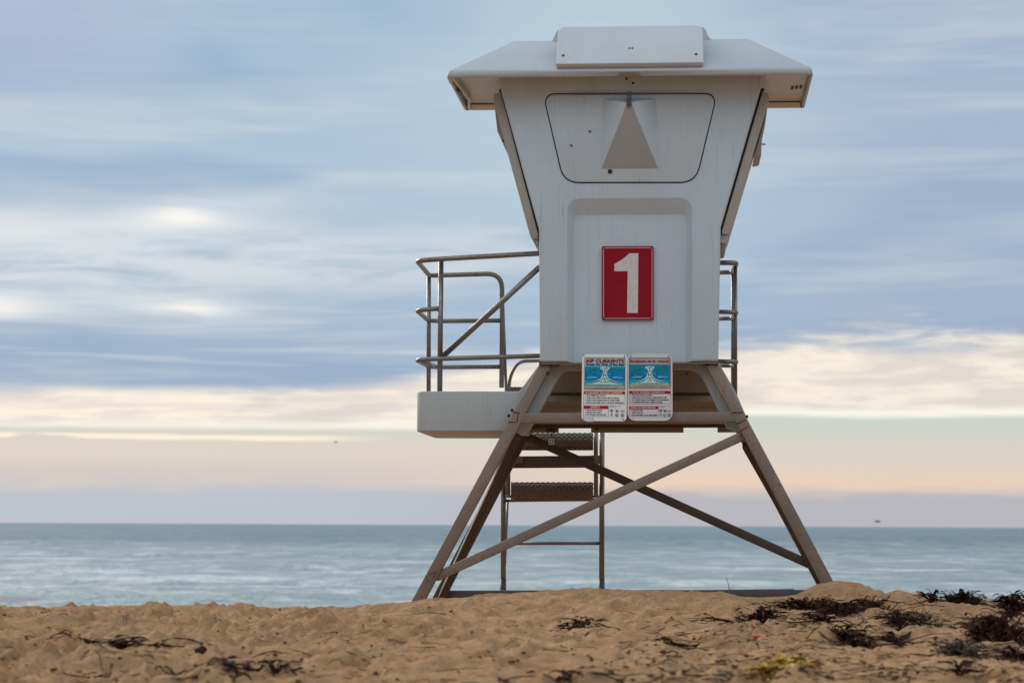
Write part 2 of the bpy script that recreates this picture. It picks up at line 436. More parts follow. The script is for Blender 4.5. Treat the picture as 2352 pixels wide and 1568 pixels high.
# hanging plates under the floor
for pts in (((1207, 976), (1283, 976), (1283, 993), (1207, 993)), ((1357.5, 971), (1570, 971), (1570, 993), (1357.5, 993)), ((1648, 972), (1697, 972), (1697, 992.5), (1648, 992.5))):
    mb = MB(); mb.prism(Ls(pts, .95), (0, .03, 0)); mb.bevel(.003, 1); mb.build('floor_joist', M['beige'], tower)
for pts, bx in (((1254.6, 974, 1264.5, 993), 1259), ((1268.5, 974, 1278, 993), 1273)):
    mb = MB(); mb.prism(Ls([(pts[0], pts[1]), (pts[2], pts[1]), (pts[2], pts[3]), (pts[0], pts[3])], .93), (0, .014, 0)); mb.bevel(.002, 1)
    o = mb.build('hanger_plate', M['legdark'], tower)
    disc(bx, 981.5 if bx < 1265 else 982.5, .009, .922, 'bolt', M['hole'], o)
disc(1371, 983.5, .012, .944, 'bolt', M['hole'], tower)
mb = MB(); mb.tube([L(1266.5, 970, .93), L(1266.5, 1004, .93)], .003, 6); hw = mb.build('padlock_cable', M['hole'], tower)
mb = MB()
for x0_, y0_, x1_, y1_ in ((1260, 1006.5, 1273, 1009), (1260, 1018.5, 1273, 1021), (1260, 1006.5, 1261.7, 1021), (1271, 1006.5, 1273, 1021), (1265.6, 1006.5, 1267.4, 1021), (1260, 1012.6, 1273, 1014.2)):
    mb.prism(Ls([(x0_, y0_), (x1_, y0_), (x1_, y1_), (x0_, y1_)], .93), (0, .01, 0))
mb.build('cable_catch', M['signwhite'], hw)

# ---- legs and steelwork
LEGD = .085
def bar(name, p, q, w, d0, dep_, mat, ext=0, d1=None):
    mb = MB(); P = L(p[0], p[1], d0); Q = L(q[0], q[1], d0 if d1 is None else d1)
    mb.beam(P, Q, w, dep_, ext); mb.bevel(.006, 2); return mb.build(name, mat, tower, 35)
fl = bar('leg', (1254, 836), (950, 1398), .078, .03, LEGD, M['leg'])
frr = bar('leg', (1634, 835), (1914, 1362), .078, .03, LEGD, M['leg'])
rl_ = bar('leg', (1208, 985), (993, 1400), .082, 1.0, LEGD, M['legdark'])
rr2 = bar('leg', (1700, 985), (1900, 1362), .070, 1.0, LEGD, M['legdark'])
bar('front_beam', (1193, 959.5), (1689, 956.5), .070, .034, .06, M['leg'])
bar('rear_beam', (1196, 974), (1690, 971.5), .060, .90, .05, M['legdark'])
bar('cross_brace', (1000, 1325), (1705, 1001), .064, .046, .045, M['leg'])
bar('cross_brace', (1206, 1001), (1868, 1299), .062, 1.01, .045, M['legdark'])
def sidebar(p, dp, q, dq, w):
    mb = MB(); P, Q = L(p[0], p[1], dp), L(q[0], q[1], dq); ax = (Q-P).normalized()
    wd = Vector((1, 0, 0)); wd = (wd-ax*wd.dot(ax)).normalized()*w/2; dd = ax.cross(wd).normalized()*.03
    mb.prism([P-wd-dd, P+wd-dd, P+wd+dd, P-wd+dd], Q-P); mb.bevel(.004, 1); return mb.build('side_brace', M['legdark'], tower)
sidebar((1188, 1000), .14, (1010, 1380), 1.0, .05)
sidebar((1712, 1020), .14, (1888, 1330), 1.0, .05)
bar('sill_beam', (1004, 1366), (1905, 1364.5), .066, 1.02, .07, M['sill'])
bar('sill_beam', (1560, 1365.5), (1824, 1362.5), .068, 1.0, .015, M['sill'])
# weld scale lines and bolt heads on the legs
def weld(p, q, d, w=.0075):
    mb = MB(); mb.beam(L(*p, d), L(*q, d), w, .01); mb.bevel(.003, 1); mb.build('weld_seam', M['weld'], tower)
weld((1173, 944), (1194, 948), .024); weld((1167, 968), (1184, 969), .024); weld((1190, 948), (1187, 971), .026)
weld((1681, 947), (1707, 946), .024, .009); weld((1693, 973), (1713, 962), .024); weld((1699, 990), (1719, 978), .024)
weld((1700, 995), (1711, 1014), .024); weld((984, 1318), (1001, 1312), .024); weld((978, 1322), (984, 1337), .024); weld((1004, 1310), (992, 1332), .026, .006)
mb = MB(); mb.prism(Ls([(1238, 831), (1281, 833), (1281, 838), (1238, 838)], .01), (0, .2, 0)); mb.build('mounting_plate', M['weld'], tower)
mb = MB(); mb.prism(Ls([(1616, 831), (1650, 830), (1650, 836), (1616, 836)], .01), (0, .2, 0)); mb.build('mounting_plate', M['weld'], tower)
for x, y, d in ((1715.5, 958, .05), (1168.5, 956, .05), (1176, 943.5, .05), (993, 1345, 1.0)):
    mb = MB(); c = L(x, y, d); mb.tube([c-Vector((.009, 0, -.005)), c+Vector((.009, 0, .005))], .011, 6); mb.build('bolt', M['hole'], tower)

# ---- railings
def pipe(mb, pts, r=.019, f=.05): mb.tube(fillet(pts, f), r, 14)
rail = empty('railing'); rail.parent = tower
def part(name, pts, r=.019, f=.05, mat='rail', parent=rail):
    mb = MB(); pipe(mb, pts, r, f); return mb.build(name, M[mat], parent)
DN, DF = .42, 1.36
part('top_rail', [L(1239, 582, .14), L(1000, 595.5, DN-.03), L(958, 599, DN+.0), L(986, 632.5, DF-.06), L(1000, 632.5, DF), L(1152.5, 628, DF), L(1153.5, 700, DF), L(1152, 890, DF)], .018, .16)
part('middle_rail', [L(1012, 708, DN), L(957, 712.5, DN), L(984, 736, DF-.04), L(1010, 737.5, DF), L(1150, 736, DF)], .0165, .11)
part('lower_rail', [L(1239, 817, .14), L(1000, 824, DN-.03), L(957, 826.5, DN), L(985, 841, DF-.04), L(1010, 843, DF), L(1150, 842, DF)], .0165, .11)
part('post', [L(1013, 597, DN), L(1010, 905, DN)], .019)
part('post', [L(985, 630, DF-.05), L(984.5, 912, DF-.05)], .0165)
part('post', [L(1155, 690, DF+.05), L(1163, 905, DF+.05)], .011)
part('diagonal_brace', [L(1012, 823, DN), L(1240, 613, .16)], .020)
part('corner_brace', [L(972, 829, DN+.1), L(1003, 842, DF)], .013)
part('hand_loop', [L(1168, 900, 1.5), L(1171, 865, 1.5), L(1190, 829, 1.5), L(1244, 828, 1.5)], .013, .10)
for ca, cb in ((L(1147, 677, DF), L(1157.5, 677, DF)), (L(1150, 693, DF-.02), L(1157, 693, DF-.02))):
    mb = MB(); mb.tube([ca, cb], .006, 6); mb.build('clamp', M['hole'], rail)
# right side
part('top_rail', [L(1648, 603.5, .5), L(1692, 603.5, .5), L(1683, 625, 1.15), L(1648, 626, 1.15)], .0175, .06)
part('middle_rail', [L(1648, 716, .5), L(1692, 717, .5), L(1683, 731, 1.15), L(1648, 732, 1.15)], .0155, .06)
part('lower_rail', [L(1648, 829.5, .5), L(1692, 830, .5), L(1683, 840, 1.15), L(1648, 839, 1.15)], .0155, .06)
part('post', [L(1689.5, 612, .6), L(1689.5, 925, .6)], .0125)
part('post', [L(1684, 626, 1.15), L(1684, 925, 1.15)], .0165)

# ---- ladder on the ocean side
lad = empty('ladder'); lad.parent = tower
DL = 1.75
def lpart(name, pts, r): return part(name, pts, r, .03, 'rail', lad)
p = lpart('side_post', [L(1156.5, 985, DL), L(1156, 1372, DL)], .0205)
p = lpart('side_post', [L(1382.5, 985, DL), L(1382, 1372, DL)], .0205)
part('foot_sleeve', [L(1156, 1330, DL), L(1155.5, 1372, DL)], .023, .03, 'hinge', lad)
part('foot_sleeve', [L(1382, 1330, DL), L(1382, 1372, DL)], .023, .03, 'hinge', lad)
lpart('stringer', [L(1168, 985, DL-.08), L(1167, 1137, DL-.08)], .0165)
lpart('stringer', [L(1368.5, 965, DL-.08), L(1369, 1137, DL-.08)], .0165)
lpart('rung', [L(1158, 1149, DL), L(1383, 1146.5, DL)], .0125)
lpart('rung', [L(1158, 1247.5, DL), L(1383, 1247, DL)], .0125)
lpart('back_post', [L(1166, 1150, DL+.15), L(1159, 1310, DL+.15)], .010)
for x in (1169, 1370): lpart('pivot', [L(x-8, 1139.5, DL-.05), L(x+7, 1139.5, DL-.05)], .009)
def tread(x0, x1, y0, ym, y1):
    mb = MB()
    prof = [(.0, ym), (.028, (y0+ym)/2-2), (.085, y0), (.16, y0), (.16, y1), (.06, y1), (.012, (ym+y1)/2+1)]
    mb.loft([L(x0, y, DL-.10+d) for d, y in prof], [L(x1, y, DL-.10+d) for d, y in prof])
    rng = random.Random(3)
    def lozenge(x, d, y, dn, yn, flip, s=1.0):     # raised bar on the plate between profile points
        a = L(x-2.6, y, DL-.10+d-.004); b = L(x+2.6, yn, DL-.10+dn-.004)
        if flip: a.x, b.x = b.x, a.x
        mb.tube([a, (a+b)/2+Vector((0, -.003, 0)), b], .0042*s, 4)
    for (d0, ya), (d1, yb) in (((.085, y0), (.028, (y0+ym)/2-2)), ((.028, (y0+ym)/2-2), (0, ym)), ((0, ym), (.012, (ym+y1)/2+1)), ((.012, (ym+y1)/2+1), (.06, y1))):
        for h in (0, .5):
            dd, dn = d0+(d1-d0)*h, d0+(d1-d0)*(h+.42); yy, yn = ya+(yb-ya)*h, ya+(yb-ya)*(h+.42)
            n = int((x1-x0)/6)
            for i in range(n):
                lozenge(x0+4+i*(x1-x0-8)/(n-1)+(3 if h else 0)*.6, dd, yy, dn, yn, (i % 2) ^ (h > 0))
    return mb.build('tread', M['plate'], lad)
tread(1173.5, 1362.5, 994, 1012, 1034)
tread(1173.5, 1362.5, 1107, 1125.5, 1145.5)
mb = MB(); mb.prism(Ls([(1175, 1047.5), (1374, 1045.5), (1374, 1073), (1175, 1074.5)], DL-.05), (0, .05, 0)); mb.bevel(.004, 1)
rs = mb.build('riser_panel', M['sill'], lad)
mb = MB(); mb.prism(rounded(Ls([(1167, 1047), (1200.5, 1047), (1200.5, 1063), (1167, 1063)], DL-.075), .012), (0, .02, 0)); mb.build('end_bracket', M['plate'], rs)
mb = MB(); mb.prism(rounded(Ls([(1356, 1045), (1384, 1045.5), (1384, 1069), (1374, 1065)], DL-.075), .01), (0, .02, 0)); mb.build('end_bracket', M['plate'], rs)
mb = MB(); mb.prism(Ls([(1166, 888.5), (1240, 888.5), (1240, 898), (1166, 898)], DL), (0, .3, 0))
for i in range(18):
    for j in range(2):
        a = L(1170+i*4, 889+j*4, DL-.004); mb.tube([a+Vector((-.008, 0, -.004)), a+Vector((.008, 0, .004*(1 if i % 2 else -1)))], .004, 4)
mb.build('top_tread', M['plate'], lad)
# ================================================================== SIGNS
FN = None
def text_mesh(body, bold=.012):
    cu = bpy.data.curves.new('t', 'FONT'); cu.body = body; cu.size = 1; cu.offset = bold; cu.resolution_u = 3
    o = bpy.data.objects.new('t', cu); C.objects.link(o)
    bpy.context.view_layer.update()
    dg = bpy.context.evaluated_depsgraph_get(); me = bpy.data.meshes.new_from_object(o.evaluated_get(dg))
    bpy.data.objects.remove(o); return me
CAPH = max(v.co.y for v in text_mesh('H', 0).vertices)
class Sign:                               # flat artwork in sign units: x right, y down, K units per metre
    def __init__(s, root, ox, oy, K): s.root, s.ox, s.oy, s.K = root, ox, oy, K; s.layers = {}
    def P(s, x, y, lay): return Vector(((x-s.ox)/s.K, -.0010*lay, -(y-s.oy)/s.K))
    def mb(s, name, mat): return s.layers.setdefault((name, mat), MB())
    def poly(s, name, mat, pts, lay):
        s.mb(name, mat).poly([s.P(x, y, lay) for x, y in pts])
    def rect(s, name, mat, x0, y0, x1, y1, lay): s.poly(name, mat, [(x0, y0), (x1, y0), (x1, y1), (x0, y1)], lay)
    def ring(s, name, mat, x0, y0, x1, y1, w, lay):
        s.rect(name, mat, x0, y0, x1, y0+w, lay); s.rect(name, mat, x0, y1-w, x1, y1, lay)
        s.rect(name, mat, x0, y0+w, x0+w, y1-w, lay); s.rect(name, mat, x1-w, y0+w, x1, y1-w, lay)
    def circ(s, name, mat, x, y, r, lay, n=20):
        s.poly(name, mat, [(x+r*math.cos(2*math.pi*k/n), y+r*math.sin(2*math.pi*k/n)) for k in range(n)], lay)
    def stroke(s, name, mat, pts, w0, w1, lay):
        pts = [Vector((a, b)) for a, b in pts]; n = len(pts); Lf, Rg = [], []
        for i, p_ in enumerate(pts):
            t = (pts[min(i+1, n-1)]-pts[max(i-1, 0)]).normalized(); q = Vector((-t.y, t.x))*(w0+(w1-w0)*i/(n-1))/2
            Lf.append(p_+q); Rg.append(p_-q)
        for i in range(n-1): s.poly(name, mat, [tuple(Lf[i]), tuple(Lf[i+1]), tuple(Rg[i+1]), tuple(Rg[i])], lay)
    def text(s, name, mat, body, x0, x1, yb, cap, lay, bold=.012):
        me = text_mesh(body, bold); xs = [v.co.x for v in me.vertices]; a, b = min(xs), max(xs)
        bm = s.mb(name, mat).bm; mp = []
        for v in me.vertices:
            mp.append(bm.verts.new(s.P(x0+(v.co.x-a)/(b-a)*(x1-x0), yb-v.co.y/CAPH*cap, lay)))
        for f in me.polygons:
            try: bm.faces.new([mp[i] for i in f.vertices])
            except ValueError: pass
    def done(s):
        out = MB(); mats = sorted({k_[1] for k_ in s.layers}); bm = out.bm
        for (name, mat), mb in s.layers.items():
            for f in mb.bm.faces:
                nv = [bm.verts.new(v.co) for v in f.verts]; nf = bm.faces.new(nv); nf.material_index = mats.index(mat)
                nf.normal_update()
                if nf.normal.y > 0: nf.normal_flip()
            mb.bm.free()
        out.build('printed_face', [M[k_] for k_ in mats], s.root, recalc=False)
def loc_to_world(v): return T0 + EX*v.x + ED*v.y + Vector((0, 0, v.z))

# number sign: units are pixels of the 2352 picture, scaled at its depth
num = empty('number_sign', loc_to_world(L(1442, 650, .045)), -PSI)
num.rotation_euler[1] = R(-.1)
tag(num, 'red rectangular number sign with a white figure 1 on the cabin wall', 'sign')
mb = MB()
kx = S
w, h = 119.5/2/kx, 171/2/kx
mb.prism(rounded([(-w, -.003, -h), (w, -.003, -h), (w, -.003, h), (-w, -.003, h)], .008), (0, .006, 0)); mb.build('plate', M['redsign'], num)
sg = Sign(num, 0, 0, kx); W, H = 119.5/2, 171/2
sg.ring('border', 'numwhite', -W+3.2, -H+3.2, W-3.2, H-3.2, 1.1, 4.5)
arc = [(4-0.6+0, -68)]
# figure 1 (origin at plate centre; from the photo: flag, curve, stem, serifless foot)
one = [(3.6, -69), (24.5, -69), (23.2, 69.5), (-1.6, 69.5), (-.4, -27.5), (-31, -27.5), (-31, -44.5)]
for k_ in range(1, 9):
    t = k_/8; one.append((-31+(34.6)*(1-(1-t)**1.0)*1.0*math.sin(t*math.pi/2)**.9, -44.5-24.5*(1-math.cos(t*math.pi/2))))
one = one[:-1]
sg.poly('figure_one', 'numwhite', one, 5)
sg.done()
for sx, sz in ((-1, 1), (1, 1), (-1, -1), (1, -1)):
    mb = MB(); c = Vector((sx*(w-.016), -.008, sz*(h-.015)))
    mb.prism([c+Vector((math.cos(a)*.0065, 0, math.sin(a)*.0065)) for a in [2*math.pi*k/12 for k in range(12)]], (0, .006, 0)); mb.build('screw', M['bolt'], num)

def rip_sign(root, cx, cy, K, es):
    s = Sign(root, cx, cy, K)
    wm = 'signwhite2' if es else 'signwhite'
    if not es: x0, x1, y0, y1, rd = 142, 1086, 80, 1484, [90, 90, 110, 110]
    else: x0, x1, y0, y1, rd = 1098, 2038, 70, 1476, [150, 150, 190, 190]
    mb = MB()
    out = rounded([s.P(x0, y0, 0), s.P(x1, y0, 0), s.P(x1, y1, 0), s.P(x0, y1, 0)], [r/K for r in rd], 8)
    mb.prism(out, (0, .004, 0)); mb.build('plate', M[wm], root)
    dx = 0 if not es else 942
    # picture panel
    px0, px1, py0, py1 = (195, 1048, 155, 825) if not es else (1128, 1998, 160, 800)
    if not es:
        s.rect('picture_sky', 'skyb', px0+8, py0+8, px1-8, 338, 1); s.rect('picture_sea', 'seab', px0+8, 338, px1-8, 735, 1)
        s.rect('picture_sand', 'signsand', px0+8, 735, px1-8, py1-8, 1)
        s.rect('picture_shallows', 'cyan', px0+8, 640, px1-8, 735, 1.6)
        s.rect('picture_shallows', 'cyan', px0+8, 338, px1-8, 372, 1.6)
    else:
        s.rect('picture_sky', 'skyb2', px0+8, py0+8, px1-8, 300, 1); s.rect('picture_sea', 'seab2', px0+8, 300, px1-8, 705, 1)
        s.rect('picture_sand', 'signsand', px0+8, 705, px1-8, py1-8, 1)
        s.rect('picture_shallows', 'cyan', px0+8, 615, px1-8, 705, 1.6)
    cxm = 620 if not es else 1562; yo = 0 if not es else -10
    rng = random.Random(5)
    def jag(x, y): return (x+rng.uniform(-9, 9), y+rng.uniform(-6, 6))
    sideL = [(-110, 385), (-85, 355), (-30, 345)]; sideR = [(30, 345), (85, 360), (115, 385)]
    chL = [(-65, 410), (-40, 450), (-45, 500), (-60, 560), (-100, 610), (-160, 650), (-300, 690), (-385, 712)]
    chR = [(65, 410), (40, 450), (45, 500), (60, 560), (110, 610), (200, 640), (320, 680), (400, 712)]
    # pale rip channel: column of quads between left and right edges
    ys = [345, 375, 400, 430, 470, 510, 550, 590, 630, 665, 690, 715]
    wl = [-60, -112, -85, -60, -45, -45, -60, -85, -150, -250, -330, -400]
    wr = [70, 115, 85, 60, 45, 45, 60, 90, 170, 270, 340, 400]
    for i in range(len(ys)-1):
        def e(j, sgn): rr = random.Random(j*7+sgn); return rr.uniform(-10, 10)
        s.poly('rip_channel', 'foam', [(cxm+wl[i]+e(i, 1), ys[i]+yo), (cxm+wr[i]+e(i, 2), ys[i]+yo), (cxm+wr[i+1]+e(i+1, 2), ys[i+1]+yo), (cxm+wl[i+1]+e(i+1, 1), ys[i+1]+yo)], 2.2)
    for sg_ in (-1, 1):
        s.stroke('white_wave', 'foam', [(cxm+sg_*(180+i*20), 572+yo-6*math.sin(i*.5)) for i in range(11)], 16, 5, 2.2)
        pts = []
        for i in range(13):
            t = i/12; pts.append((cxm+sg_*(95+290*t), 385+yo-20*math.sin(t*math.pi*.7)+100*t**3))
        s.stroke('escape_arrow', 'green', pts, 26, 34, 2.8)
        s.rect('escape_arrow_small', 'lime', min(cxm+sg_*50, cxm+sg_*125), 487+yo, max(cxm+sg_*50, cxm+sg_*125), 505+yo, 2.8)
        s.rect('escape_arrow_small', 'lime', min(cxm+sg_*130, cxm+sg_*190), 370+yo, max(cxm+sg_*130, cxm+sg_*190), 378+yo, 3.4)
        s.stroke('current_arrow', 'navy', [(cxm+sg_*(72-50*math.sin(i/8*1.5)), 400+yo+i*13) for i in range(9)], 10, 10, 3.4)
        s.stroke('current_arrow', 'navy', [(cxm+sg_*(22+65*(i/8)**2), 525+yo+i*12.5) for i in range(9)], 10, 12, 3.4)
        s.circ('current_arrow', 'navy', cxm+sg_*20, 523+yo, 14, 3.5)
        s.stroke('current_arrow', 'navy', [(cxm+sg_*(95+i*24), 632+yo+68*(i/10)**.8) for i in range(11)], 20, 12, 3.4)
    for yy in (410, 580):
        s.poly('current_arrow', 'navy', [(cxm-20, yy+22+yo), (cxm, yy+yo), (cxm+20, yy+22+yo)], 3.4); s.rect('current_arrow', 'navy', cxm-9, yy+22+yo, cxm+9, yy+(38 if yy < 500 else 46)+yo, 3.4)
    s.stroke('swimmer_mark', 'navy', [(cxm-58, 388+yo), (cxm-10, 386+yo), (cxm+15, 374+yo), (cxm+52, 366+yo)], 7, 20, 3.4)
    s.ring('panel_border', 'purple', px0, py0, px1, py1, 9, 4)
    if not es:
        s.text('title', 'signtxtred', 'RIP CURRENTS', 230, 1022, 262, 70, 4, .045)
        s.text('lettering', 'navy', 'Break the Grip of the Rip!', 232, 1026, 320, 40, 4, .045)
        s.text('lettering', 'navy', 'RIP CURRENT', 525, 712, 672, 20, 4)
        s.text('lettering', 'navy', 'Rip currents are powerful currents of water moving away from shore.', 325, 910, 792, 13, 4, 0)
        s.text('lettering', 'navy', 'They can sweep even the strongest swimmer out to sea.', 380, 855, 810, 13, 4, 0)
        b1 = (183, 1050, 855, 918, 1132); b2 = (180, 706, 1162, 1225, 1388)
        heads = (('IF CAUGHT IN A RIP CURRENT', 215, 998, 908, 36), ('SAFETY', 330, 530, 1211, 36))
        l1 = (("Don't fight the current", 638), ('Swim out of the current, then to shore', 920), ("If you can't escape, float or tread water", 945), ('If you need help, call or wave for assistance', 1018))
        l2 = (('Know how to swim', 578), ('Never swim alone', 558), ("If in doubt, don't go out", 655))
        tx, bx, ly1, ly2 = 252, 225, 958, 1262
    else:
        s.text('title', 'signtxtred', 'Escápese de la resaca!', 1152, 1975, 250, 44, 4, .045)
        s.text('lettering', 'navy', 'RESACA', 1508, 1612, 652, 16, 4)
        s.text('lettering', 'navy', 'Una corriente muy peligrosa', 1325, 1822, 700, 22, 4)
        s.text('lettering', 'navy', 'Las corrientes de resaca son corrientes de agua poderosas que se alejan de la orilla.', 1218, 1930, 752, 11, 4, 0)
        s.text('lettering', 'navy', 'Pueden arrastrar mar adentro al mejor de los nadadores.', 1250, 1898, 768, 11, 4, 0)
        b1 = (1132, 2002, 850, 912, 1122); b2 = (1134, 1745, 1170, 1232, 1388)
        heads = (('SI LO ATRAPA LA RESACA', 1208, 1872, 898, 32), ('PARA SU SEGURIDAD', 1172, 1688, 1218, 32))
        l1 = (('No luche contra la corriente', 1612), ('Nade fuera de la corriente y luego hacia la orilla', 1915), ('Si no logra escapar, manténgase a flote pataleando', 1962), ('Si necesita auxilio, grite o agite los brazos', 1830))
        l2 = (('Aprenda a nadar', 1422), ('Nunca nade solo', 1425), ('Si no está seguro, no se meta al agua', 1718))
        tx, bx, ly1, ly2 = 1198, 1170, 950, 1268
    for bb in (b1, b2):
        s.rect('header_band', 'signred', bb[0], bb[2], bb[1], bb[3], 2)
        s.ring('box_border', 'navy', bb[0], bb[2], bb[1], bb[4], 5, 1.5)
    for t_, a, b, yb, cp in heads: s.text('header_lettering', wm, t_, a, b, yb, cp, 4, .015)
    for i, (t_, xe) in enumerate(l1):
        y = ly1+i*48.5; s.text('lettering', 'navy', t_, tx, xe, y, 25, 3, .04); s.circ('lettering', 'navy', bx, y-11, 9, 3, 8)
    for i, (t_, xe) in enumerate(l2):
        y = ly2+i*47.5; s.text('lettering', 'navy', t_, tx, xe, y, 25, 3, .04); s.circ('lettering', 'navy', bx, y-11, 9, 3, 8)
    # web addresses and the six round emblems
    ex = 725 if not es else 1752
    s.text('lettering', 'navy', 'www.ripcurrents.noaa.gov', ex, ex+250, 1172, 14, 3, .01); s.text('lettering', 'navy', 'www.usla.org', ex, ex+128, 1194, 14, 3, .01)
    e1, e2, e3 = (771, 882, 998) if not es else (1793, 1878, 1965)
    s.circ('emblem_blue', 'logoblue', e1, 1263, 32, 3); s.poly('emblem_white', wm, [(e1-26, 1248), (e1, 1276), (e1+26, 1248), (e1, 1262)], 3.6)
    for a in ((-1, -1), (1, -1), (-.7, 1), (.7, 1)): s.stroke('emblem_dark', 'purple', [(e2, 1268), (e2+a[0]*38, 1268+a[1]*32)], 14, 8, 3)
    s.circ('emblem_dark', 'purple', e2, 1268, 17, 3.4)
    s.text('emblem_blue', 'logoblue', 'Sea Grant', e3-46, e3+48, 1286, 26, 3, .03)
    s.stroke('emblem_blue', 'logoblue', [(e3-10, 1240), (e3+6, 1258), (e3+34, 1236)], 6, 5, 3)
    s.circ('emblem_blue', 'logoblue', e1, 1343, 20, 3); s.poly('emblem_white', wm, [(e1-20, 1338), (e1+2, 1344), (e1-20, 1350)], 3.6)
    s.rect('emblem_pale', 'skyb', e1-40, 1384, e1+46, 1390, 3); s.rect('emblem_pale', 'skyb', e1-18, 1370, e1+22, 1374, 3)
    s.circ('emblem_grey', 'green', e2, 1357, 34, 3); s.circ('emblem_pale_disc', 'signsand', e2+9, 1355, 27, 3.4); s.stroke('emblem_dark', 'navy', [(e2-30, 1350), (e2-24, 1370), (e2-8, 1384)], 10, 10, 3.6)
    s.circ('emblem_dark', 'navy', e3+2, 1358, 34, 3); s.circ('emblem_white', wm, e3+2, 1358, 21, 3.5); s.circ('emblem_red', 'signred', e3+2, 1358, 13, 4)
    s.done()
    sc = ((176, 108), (1026, 122), (190, 1432), (1014, 1442), (500, 1410)) if not es else ((1168, 130), (1960, 126))
    for i, (a, b) in enumerate(sc):
        mb = MB(); c = s.P(a, b, 3); r_ = .0045 if i < 4 else .002
        mb.prism([c+Vector((math.cos(q)*r_, 0, math.sin(q)*r_)) for q in [2*math.pi*k/10 for k in range(10)]], (0, .004, 0)); mb.build('screw', M['hole'], root)
    if not es:
        mb = MB(); mb.prism([s.P(245, 1380, 4), s.P(395, 1385, 4), s.P(392, 1500, 4), s.P(238, 1496, 4)], (0, .0006, 0)); mb.build('tape_strip', M['tape'], root)
K = 5.226*4096/2352*S
r1 = empty('rip_current_sign', loc_to_world(L(2417.5/1.7415, 1549.5/1.7415, -.012)), -PSI); r1.rotation_euler[1] = R(.45)
tag(r1, 'rip current warning sign in English with bright blue picture, left of its twin', 'sign')
rip_sign(r1, 614, 782, K, False)
r2 = empty('rip_current_sign', loc_to_world(L(2600/1.7415, 1547.8/1.7415, -.010)), -PSI); r2.rotation_euler[1] = R(-.1)
tag(r2, 'faded rip current warning sign in Spanish with more rounded corners', 'sign')
rip_sign(r2, 1568, 773, K, True)
for o in (r1, r2): o['group'] = 'rip current warning signs'

# ================================================================== GROUND
def hash2(ix, iy, seed):
    h = (ix.astype(np.int64)*374761393 + iy.astype(np.int64)*668265263 + seed*1442695041) & 0xffffffff
    h = ((h ^ (h >> 13))*1274126177) & 0xffffffff
    h = h ^ (h >> 16)
    return (h & 0xffffff)/float(0xffffff)
def vnoise(x, y, seed):
    ix = np.floor(x); iy = np.floor(y); fx = x-ix; fy = y-iy
    fx = fx*fx*fx*(fx*(fx*6-15)+10); fy = fy*fy*fy*(fy*(fy*6-15)+10)
    a = hash2(ix, iy, seed); b = hash2(ix+1, iy, seed); c = hash2(ix, iy+1, seed); d = hash2(ix+1, iy+1, seed)
    return (a*(1-fx)+b*fx)*(1-fy)+(c*(1-fx)+d*fx)*fy
def sst(x, a, b):
    t = np.clip((x-a)/(b-a), 0, 1); return t*t*(3-2*t)
# skyline of the sand in the photograph (pixels) -> height of the crest, 16.4 m away
CY = 16.40
prof_px = [(-2500, 1392), (0, 1391), (100, 1396), (250, 1394), (420, 1393), (600, 1394), (780, 1399), (870, 1393), (945, 1384), (990, 1377), (1060, 1372), (1130, 1367), (1230, 1362.5), (1290, 1358),
           (1340, 1351), (1385, 1354), (1450, 1358), (1600, 1360.5), (1660, 1363), (1700, 1373), (1760, 1373), (1810, 1371), (1836, 1366), (1862, 1352), (1890, 1341), (1920, 1336), (1950, 1338), (1980, 1352), (2005, 1368), (2022, 1371), (2045, 1364), (2068, 1360), (2090, 1366), (2112, 1374), (2150, 1381), (2220, 1379), (2352, 1384), (5000, 1392)]
PX, PZ = [], []
for a, b in prof_px:
    r = ray(a, b); p = EYE + r*(CY/r.y); PX.append(p.x); PZ.append(p.z)
PX = np.array(PX); PZ = np.array(PZ)
rngc = np.random.RandomState(11)
CR = []
for i in range(420):                       # old footprints and dug pits
    cy = 6.5+10.5*rngc.rand()**.8; cx = (rngc.rand()-.5)*(cy*.50)
    CR.append((cx, cy, .07+.13*rngc.rand(), .5+.7*rngc.rand(), rngc.rand()*3.14, (.012+.028*rngc.rand())))
